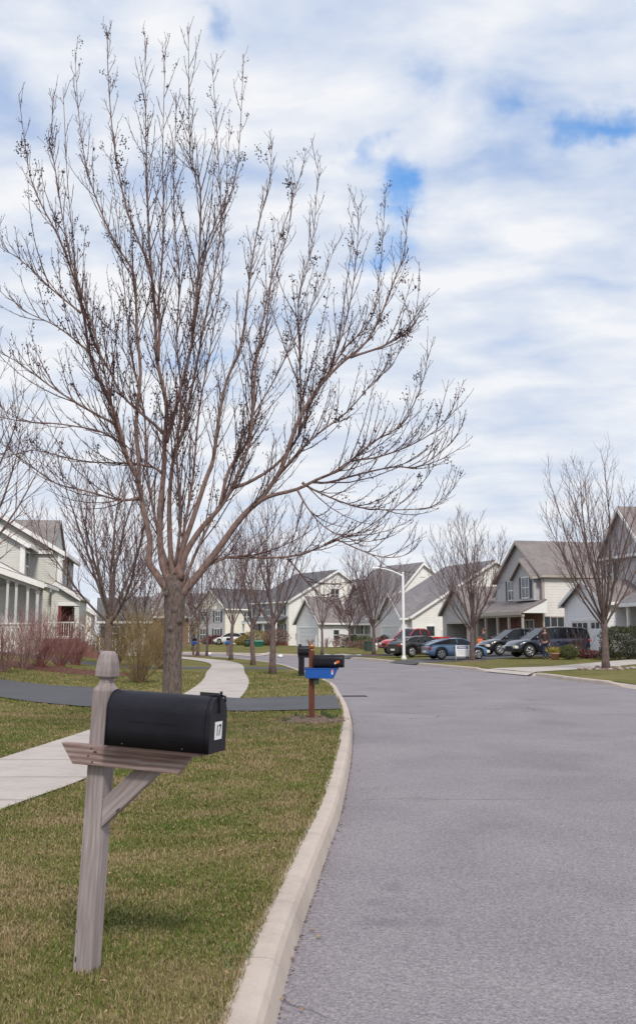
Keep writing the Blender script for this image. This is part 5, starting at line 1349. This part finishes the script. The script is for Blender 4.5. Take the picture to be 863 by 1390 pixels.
# ------------------------------------------------------------------ people
def skin_obj(name, verts, edges, m, parent, root=0, sub=2):
    me = bpy.data.meshes.new(name); me.from_pydata([v[:3] for v in verts], edges, [])
    o = bpy.data.objects.new(name, me); C.objects.link(o); o.parent = parent; me.materials.append(M[m])
    md = o.modifiers.new('skin', 'SKIN'); md.use_smooth_shade = True
    for i, v in enumerate(verts):
        s = me.skin_vertices[0].data[i]; r = v[3]; s.radius = (r, v[4] if len(v) > 4 else r); s.use_root = (i == root)
    ss = o.modifiers.new('s', 'SUBSURF'); ss.levels = ss.render_levels = sub
    bpy.context.view_layer.update()
    dg = bpy.context.evaluated_depsgraph_get()
    m2_ = bpy.data.meshes.new_from_object(o.evaluated_get(dg)); o.modifiers.clear(); o.data = m2_; m2_.name = name
    for p_ in m2_.polygons: p_.use_smooth = True
    return o
def person(loc, yaw, label, top, legs, arm='down', bag=None):
    th = empty('person', loc, (0, 0, R(yaw)), label, 'person')
    # x right, y forward
    hand = {'down': ((-.24, .02, 1.12), (-.27, .05, .87)), 'hold': ((-.24, .0, 1.13), (-.16, .26, 1.08))}[arm]
    V = [(0, 0, .95, .14, .10), (0, 0, 1.12, .13, .095), (0, 0, 1.32, .16, .10), (0, 0, 1.43, .10, .08), (0, .01, 1.50, .052, .052), (0, .02, 1.57, .07, .08), (0, .015, 1.66, .085, .095), (0, .01, 1.735, .05, .06)]
    Ed = [(0, 1), (1, 2), (2, 3), (3, 4), (4, 5), (5, 6), (6, 7)]
    def limb(st, pts):
        i = st
        for p_ in pts: V.append(p_); Ed.append((i, len(V)-1)); i = len(V)-1
        return i
    for s in (-1, 1):
        e = limb(0, [(s*.09, 0, .86, .085, .085), (s*.10, .02, .50, .055, .055), (s*.10, -.02, .10, .038, .038), (s*.11, .09, .045, .04, .035), (s*.115, .16, .03, .032, .022)])
        el, ha = hand if s < 0 else ((.25, .0, 1.12), (.28, .04, .87))
        w = limb(3, [(s*.16, 0, 1.40, .055, .055), (el[0], el[1], el[2], .040, .040), (ha[0], ha[1], ha[2], .026, .03), (ha[0], ha[1]+.02, ha[2]-.07, .035, .02)])
        hx, hy, hz_ = V[w][:3]
        for k in range(4): limb(w, [(hx, hy-.025+.018*k, hz_-.045, .008, .008), (hx-s*.01, hy-.02+.018*k, hz_-.085+.008*abs(k-1.5), .007, .007)])
        limb(w, [(hx-s*.015, hy+.035, hz_-.01, .009, .009), (hx-s*.02, hy+.045, hz_-.04, .008, .008)])
    b = skin_obj('body', V, Ed, 'skin', th, 0, 2)
    j = []; je = []
    j = [(0, 0, .92, .165, .125), (0, 0, 1.12, .155, .115), (0, 0, 1.32, .185, .12), (0, 0, 1.44, .12, .10), (0, 0, 1.485, .07, .07)]; je = [(0, 1), (1, 2), (2, 3), (3, 4)]
    for s in (-1, 1):
        el, ha = hand if s < 0 else ((.25, .0, 1.12), (.28, .04, .87))
        k = len(j); j += [(s*.17, 0, 1.405, .07, .07), (el[0], el[1], el[2], .056, .056), (ha[0], ha[1], ha[2]+.015, .045, .045)]; je += [(3, k), (k, k+1), (k+1, k+2)]
    skin_obj('jacket', j, je, top, th, 0, 2)
    j = [(0, 0, .98, .145, .11)]; je = []
    for s in (-1, 1):
        k = len(j); j += [(s*.09, 0, .85, .10, .10), (s*.10, .02, .50, .072, .072), (s*.10, -.02, .09, .062, .062)]; je += [(0, k), (k, k+1), (k+1, k+2)]
    skin_obj('trousers', j, je, legs, th, 0, 2)
    mb = MB(); mb.lathe([(.055, 1.60), (.095, 1.64), (.108, 1.70), (.095, 1.76), (.05, 1.79), (.005, 1.80)], 14, (0, -.012, 0)); mb.v = [(x, y*1.1-(.01 if z < 1.66 else 0), z) for x, y, z in mb.v if True]; mb.build('hair', 'hair', th)
    for s in (-1, 1):
        sh = MB(); sh.tube([Vector((s*.10, -.07, .045)), Vector((s*.105, .0, .05)), Vector((s*.11, .10, .045)), Vector((s*.115, .19, .03))], [.045, .05, .045, .028], 8); sh.build('shoe', 'dark', th)
        MB().ball((s*.03, .108, 1.665), .011).build('eye', 'dark', th)
    MB().tube([Vector((0, .10, 1.665)), Vector((0, .125, 1.63)), Vector((0, .11, 1.62))], [.008, .014, .01], 6).build('nose', 'skin', th)
    part('mouth', 'lamp_red', th, (-.022, .022, .095, .103, 1.585, 1.592))
    return th
c = at(656, 69.5); pz = c
person(c, 110, 'person in dark grey jacket and jeans with an orange bag, beside the blue coupe', 'jacket', 'jeans', 'hold')
bg = empty('bag', (c.x-.28, c.y-.22, c.z), (0, 0, 0), 'bright orange bag hanging from the hand of the person beside the coupe', 'bag')
o = part('bag_body', 'orange', bg, (-.17, .17, -.07, .07, .70, 1.08)); bevel(o, .04, 3)
MB().tube(catmull([Vector((-.1, 0, 1.06)), Vector((-.07, 0, 1.2)), Vector((.07, 0, 1.2)), Vector((.1, 0, 1.06))], 4), [.012]*13, 6).build('handle', 'orange', bg)
c = at(739, 59.3)
person(c, 150, 'person in a brown coat and dark jeans standing against the long black van', 'brown_coat', 'jeans')

# ------------------------------------------------------------------ small street things
c = GT(625.5, 897.3); c.y -= .6
sg = empty('yard_sign', c, (0, 0, R(6)), 'white A frame yard sign with a blue header standing on the grass before the coupe', 'sign')
o = part('sign_board', 'white', sg, (-.36, .36, -.015, .015, .28, .88))
part('header_band', simple('sign_blue', (.03, .06, .25), .5), o, (-.31, .31, -.019, -.0155, .70, .83))
mk = MB()
for r_, z in enumerate((.60, .53, .46, .39)):
    x = -.28+.03*r_
    while x < .26:
        w = .03+.05*((int(x*100)*7+r_*3) % 5)/5; mk.box(x, x+w, -.0185, -.0155, z, z+.025); x += w+.025
mk.build('faded_lines', simple('faded_blue', (.35, .38, .5), .6), o)
mk = MB(); x = -.24
while x < .22:
    mk.box(x, x+.045, -.0225, -.0192, .74, .79); x += .06
mk.build('header_letters', 'white', o)
mb = MB()
for x in (-.37, .37): mb.tube([Vector((x, 0, -.03)), Vector((x, 0, .92))], [.014, .014], 6); mb.tube([Vector((x, .45, -.03)), Vector((x, .02, .90))], [.014, .014], 6)
mb.tube([Vector((-.37, 0, .27)), Vector((.37, 0, .27))], [.012, .012], 6); mb.build('frame', 'white', sg)
c = at(752, 57.5); pt = empty('flower_pot', c, (0, 0, 0), 'terracotta pot with yellow green plant at the path beside the van', 'plant pot')
MB().lathe([(.2, 0), (.28, .32), (.31, .33), (.31, .38), (.26, .38), (.24, .34)], 16).build('pot', 'terracotta', pt)
mb = MB(); rg = random.Random(4)
for i in range(160):
    a = rg.random()*6.3; r_ = rg.random()*.55; l = rg.uniform(.12, .4); p_ = Vector((math.cos(a)*r_*.5-.08, math.sin(a)*r_*.4, .36))
    t_ = p_+Vector((math.cos(a)*r_*.5, math.sin(a)*r_*.4, l)); v = perp((t_-p_).normalized(), rg.random()*6)*.022; mb.add([p_, p_.lerp(t_, .6)+v, t_, p_.lerp(t_, .6)-v], [(0, 1, 2, 3)])
mb.build('foliage', 'yellowleaf', pt)
c = at(501, 86); u = empty('utility_box', c, (0, 0, R(20)), 'dark green utility box on the grass left of the tree trunk before the porch', 'utility box')
o = part('cabinet', 'utility_green', u, (-.33, .33, -.3, .3, -.05, .72)); bevel(o, .04); part('lid', 'utility_green', u, (-.36, .36, -.33, .33, .721, .78))
c = at(510.5, 85); u = empty('marker_post', c, (0, 0, 0), 'short white marker post right of the tree trunk before the porch', 'post')
MB().lathe([(.11, -.05), (.11, .55), (.09, .62), (.03, .66)], 12).build('post', 'white', u); part('cap_band', 'utility_green', u, (-.112, .112, -.112, -.10, .4, .46))
c = at(351.5, 106); u = empty('storage_bin', c, (0, 0, R(10)), 'low green lidded storage bin on the far lawn before the golden shrub', 'bin')
mb = MB(); sq(mb, [(.32, .0), (.42, .45)]); mb.v = [(x*1.1, y*.7, z) for x, y, z in mb.v]; mb.build('bin_body', 'green_plastic', u)
mb = MB(); sq(mb, [(.46, .452), (.46, .52), (.34, .66)]); mb.v = [(x*1.1, y*.7, z) for x, y, z in mb.v]; mb.build('lid', 'green_plastic', u)
c = at(335.5, 106); u = empty('trash_bin', c, (0, 0, 0), 'small dark green bin left of the larger green storage bin', 'bin')
MB().lathe([(.26, 0), (.31, .62)], 16).build('bin_body', 'utility_green', u); MB().lathe([(.34, .622), (.34, .68), (.2, .76), (.02, .78)], 16).build('lid', 'utility_green', u)
for px, py, lab in ((380.5, 892.2, 'white plastic bag on the far kerb right of the vase shaped tree'), (284, 889, 'white plastic bag at the far kerb near the two thin trees')):
    c = GT(px, py) if False else G(px, py, .02); bm = bmesh.new(); bmesh.ops.create_icosphere(bm, subdivisions=3, radius=.2)
    for v in bm.verts: v.co *= 1+.3*noise.noise(v.co*9); v.co.z *= .6
    me = bpy.data.meshes.new('plastic_bag'); bm.to_mesh(me); bm.free(); me.materials.append(M['white']); o = bpy.data.objects.new('plastic_bag', me); C.objects.link(o)
    o.location = (c.x, c.y, .10); tag(o, lab, 'bag')
# storm drain
c = G(479, 945.2); u = empty('storm_drain', (xL(c.y)+.33, c.y, .004), (0, 0, R(2)), 'dark iron storm drain grate in the road beside the left kerb', 'drain')
part('frame', 'iron', u, (-.42, .5, -.33, -.27, -.03, .008), (-.42, .5, .27, .33, -.03, .008), (-.42, -.36, -.27, .27, -.03, .008), (.44, .5, -.27, .27, -.03, .008))
mb = MB()
for i in range(11): mb.box(-.34+i*.073, -.315+i*.073, -.268, .268, -.03, .006)
mb.build('grate', 'iron', u); part('pit', 'dark', u, (-.36, .44, -.27, .27, -.035, -.002))

u.scale = (.72, .72, 1)
# ------------------------------------------------------------------ sky and light
SUN_AZ, SUN_EL = 166, 46      # azimuth measured clockwise from the view direction (+y)
w = bpy.data.worlds.new('World'); sc.world = w; w.use_nodes = True; nt = w.node_tree
bgn = nt.nodes['Background']; sky = nt.nodes.new('ShaderNodeTexSky'); sky.sky_type = 'NISHITA'; sky.sun_disc = False
sky.sun_elevation = R(SUN_EL); sky.sun_rotation = R(SUN_AZ); sky.air_density = 1.2; sky.dust_density = .6; sky.ozone_density = 2.0
tc = nt.nodes.new('ShaderNodeTexCoord'); dirv = tc.outputs['Generated']
sp = nt.nodes.new('ShaderNodeSeparateXYZ'); lk(nt, dirv, sp.inputs[0])
zz = mth(nt, 'ADD', mth(nt, 'MAXIMUM', sp.outputs[2], 0), .16)
cb = nt.nodes.new('ShaderNodeCombineXYZ'); lk(nt, mth(nt, 'DIVIDE', sp.outputs[0], zz), cb.inputs[0]); lk(nt, mth(nt, 'DIVIDE', sp.outputs[1], zz), cb.inputs[1])
pv = cb.outputs[0]
n1 = noisen(nt, pv, 1.5, 7, .55, .3); n2 = noisen(nt, mapping(nt, pv, (1, 1.4, 1), (0, 0, .35)), 3.4, 6, .52, .25); n3 = noisen(nt, pv, .6, 3)
# clear gaps: cloud cover lowest towards a few directions of the sky
wn = nt.nodes.new('ShaderNodeTexNoise'); wn.inputs['Scale'].default_value = 9; wn.inputs['Detail'].default_value = 5; wn.inputs['Roughness'].default_value = .6; lk(nt, dirv, wn.inputs['Vector'])
w1 = nt.nodes.new('ShaderNodeVectorMath'); w1.operation = 'SUBTRACT'; lk(nt, wn.outputs[1], w1.inputs[0]); w1.inputs[1].default_value = (.5, .5, .5)
w2 = nt.nodes.new('ShaderNodeVectorMath'); w2.operation = 'MULTIPLY_ADD'; lk(nt, w1.outputs[0], w2.inputs[0]); w2.inputs[1].default_value = (.14, .14, .12); lk(nt, dirv, w2.inputs[2]); dirw = w2.outputs[0]
hole = None
for px, py, wd, s in ((533, 262, .022, .24), (485, 205, .020, .22), (548, 300, .022, .16), (505, 345, .018, .22), (510, 385, .018, .16), (560, 105, .022, .14), (757, 182, .016, .12), (785, 172, .018, .14), (818, 166, .018, .15), (850, 156, .018, .15), (885, 148, .022, .16), (700, 118, .02, .10), (285, 15, .022, .22), (240, 190, .05, .07), (300, 500, .05, .08), (660, 110, .04, .06), (30, 420, .06, .06)):
    r = Vector(ray(px, py)).normalized()
    vm = nt.nodes.new('ShaderNodeVectorMath'); vm.operation = 'DISTANCE'; nv = nt.nodes.new('ShaderNodeVectorMath'); nv.operation = 'NORMALIZE'
    lk(nt, dirw, nv.inputs[0]); lk(nt, nv.outputs[0], vm.inputs[0]); vm.inputs[1].default_value = r
    k = mth(nt, 'MULTIPLY', mth(nt, 'EXPONENT', mth(nt, 'MULTIPLY', mth(nt, 'POWER', mth(nt, 'DIVIDE', vm.outputs['Value'], wd), 2.0), -1.0)), s)
    hole = k if hole is None else mth(nt, 'ADD', hole, k)
cov = mth(nt, 'SUBTRACT', mth(nt, 'ADD', mth(nt, 'MULTIPLY', n1, .55), mth(nt, 'MULTIPLY', n2, .45)), hole)
hor = nt.nodes.new('ShaderNodeMapRange'); lk(nt, sp.outputs[2], hor.inputs[0]); hor.inputs[1].default_value = .0; hor.inputs[2].default_value = .42; hor.inputs[3].default_value = .75; hor.inputs[4].default_value = 0
mr = nt.nodes.new('ShaderNodeMapRange'); mr.interpolation_type = 'SMOOTHSTEP'; lk(nt, mth(nt, 'ADD', cov, mth(nt, 'MULTIPLY', hor.outputs[0], .12)), mr.inputs[0]); mr.inputs[1].default_value = .12; mr.inputs[2].default_value = .47; mr.inputs[3].default_value = .0; mr.inputs[4].default_value = 1
cl = ramp(nt, mth(nt, 'ADD', mth(nt, 'MULTIPLY', n2, .6), mth(nt, 'MULTIPLY', n1, .4)), [(.38, (.47, .58, .80)), (.48, (.68, .75, .88)), (.58, (.92, .93, .96))])
cl = mixc(nt, hor.outputs[0], cl, (.84, .88, .94))
STR = .12
cls = nt.nodes.new('ShaderNodeVectorMath'); cls.operation = 'SCALE'; lk(nt, cl, cls.inputs[0]); cls.inputs['Scale'].default_value = .80/STR
skb = mixc(nt, 1.0, sky.outputs[0], (.55, 1.0, 1.35), 'MULTIPLY')
fin = mixc(nt, mr.outputs[0], skb, cls.outputs[0])
lk(nt, fin, bgn.inputs[0]); bgn.inputs[1].default_value = STR
sl = bpy.data.lights.new('sun', 'SUN'); sl.energy = 2.1; sl.angle = R(10); sl.color = (1, .93, .84)
so = bpy.data.objects.new('sun', sl); C.objects.link(so)
az = R(SUN_AZ); dv = Vector((math.sin(az)*math.cos(R(SUN_EL)), math.cos(az)*math.cos(R(SUN_EL)), math.sin(R(SUN_EL))))
so.rotation_euler = (-dv).to_track_quat('-Z', 'Y').to_euler()
sc.view_settings.view_transform = 'Standard'; sc.view_settings.look = 'None'; sc.view_settings.gamma = 1; sc.view_settings.exposure = .32
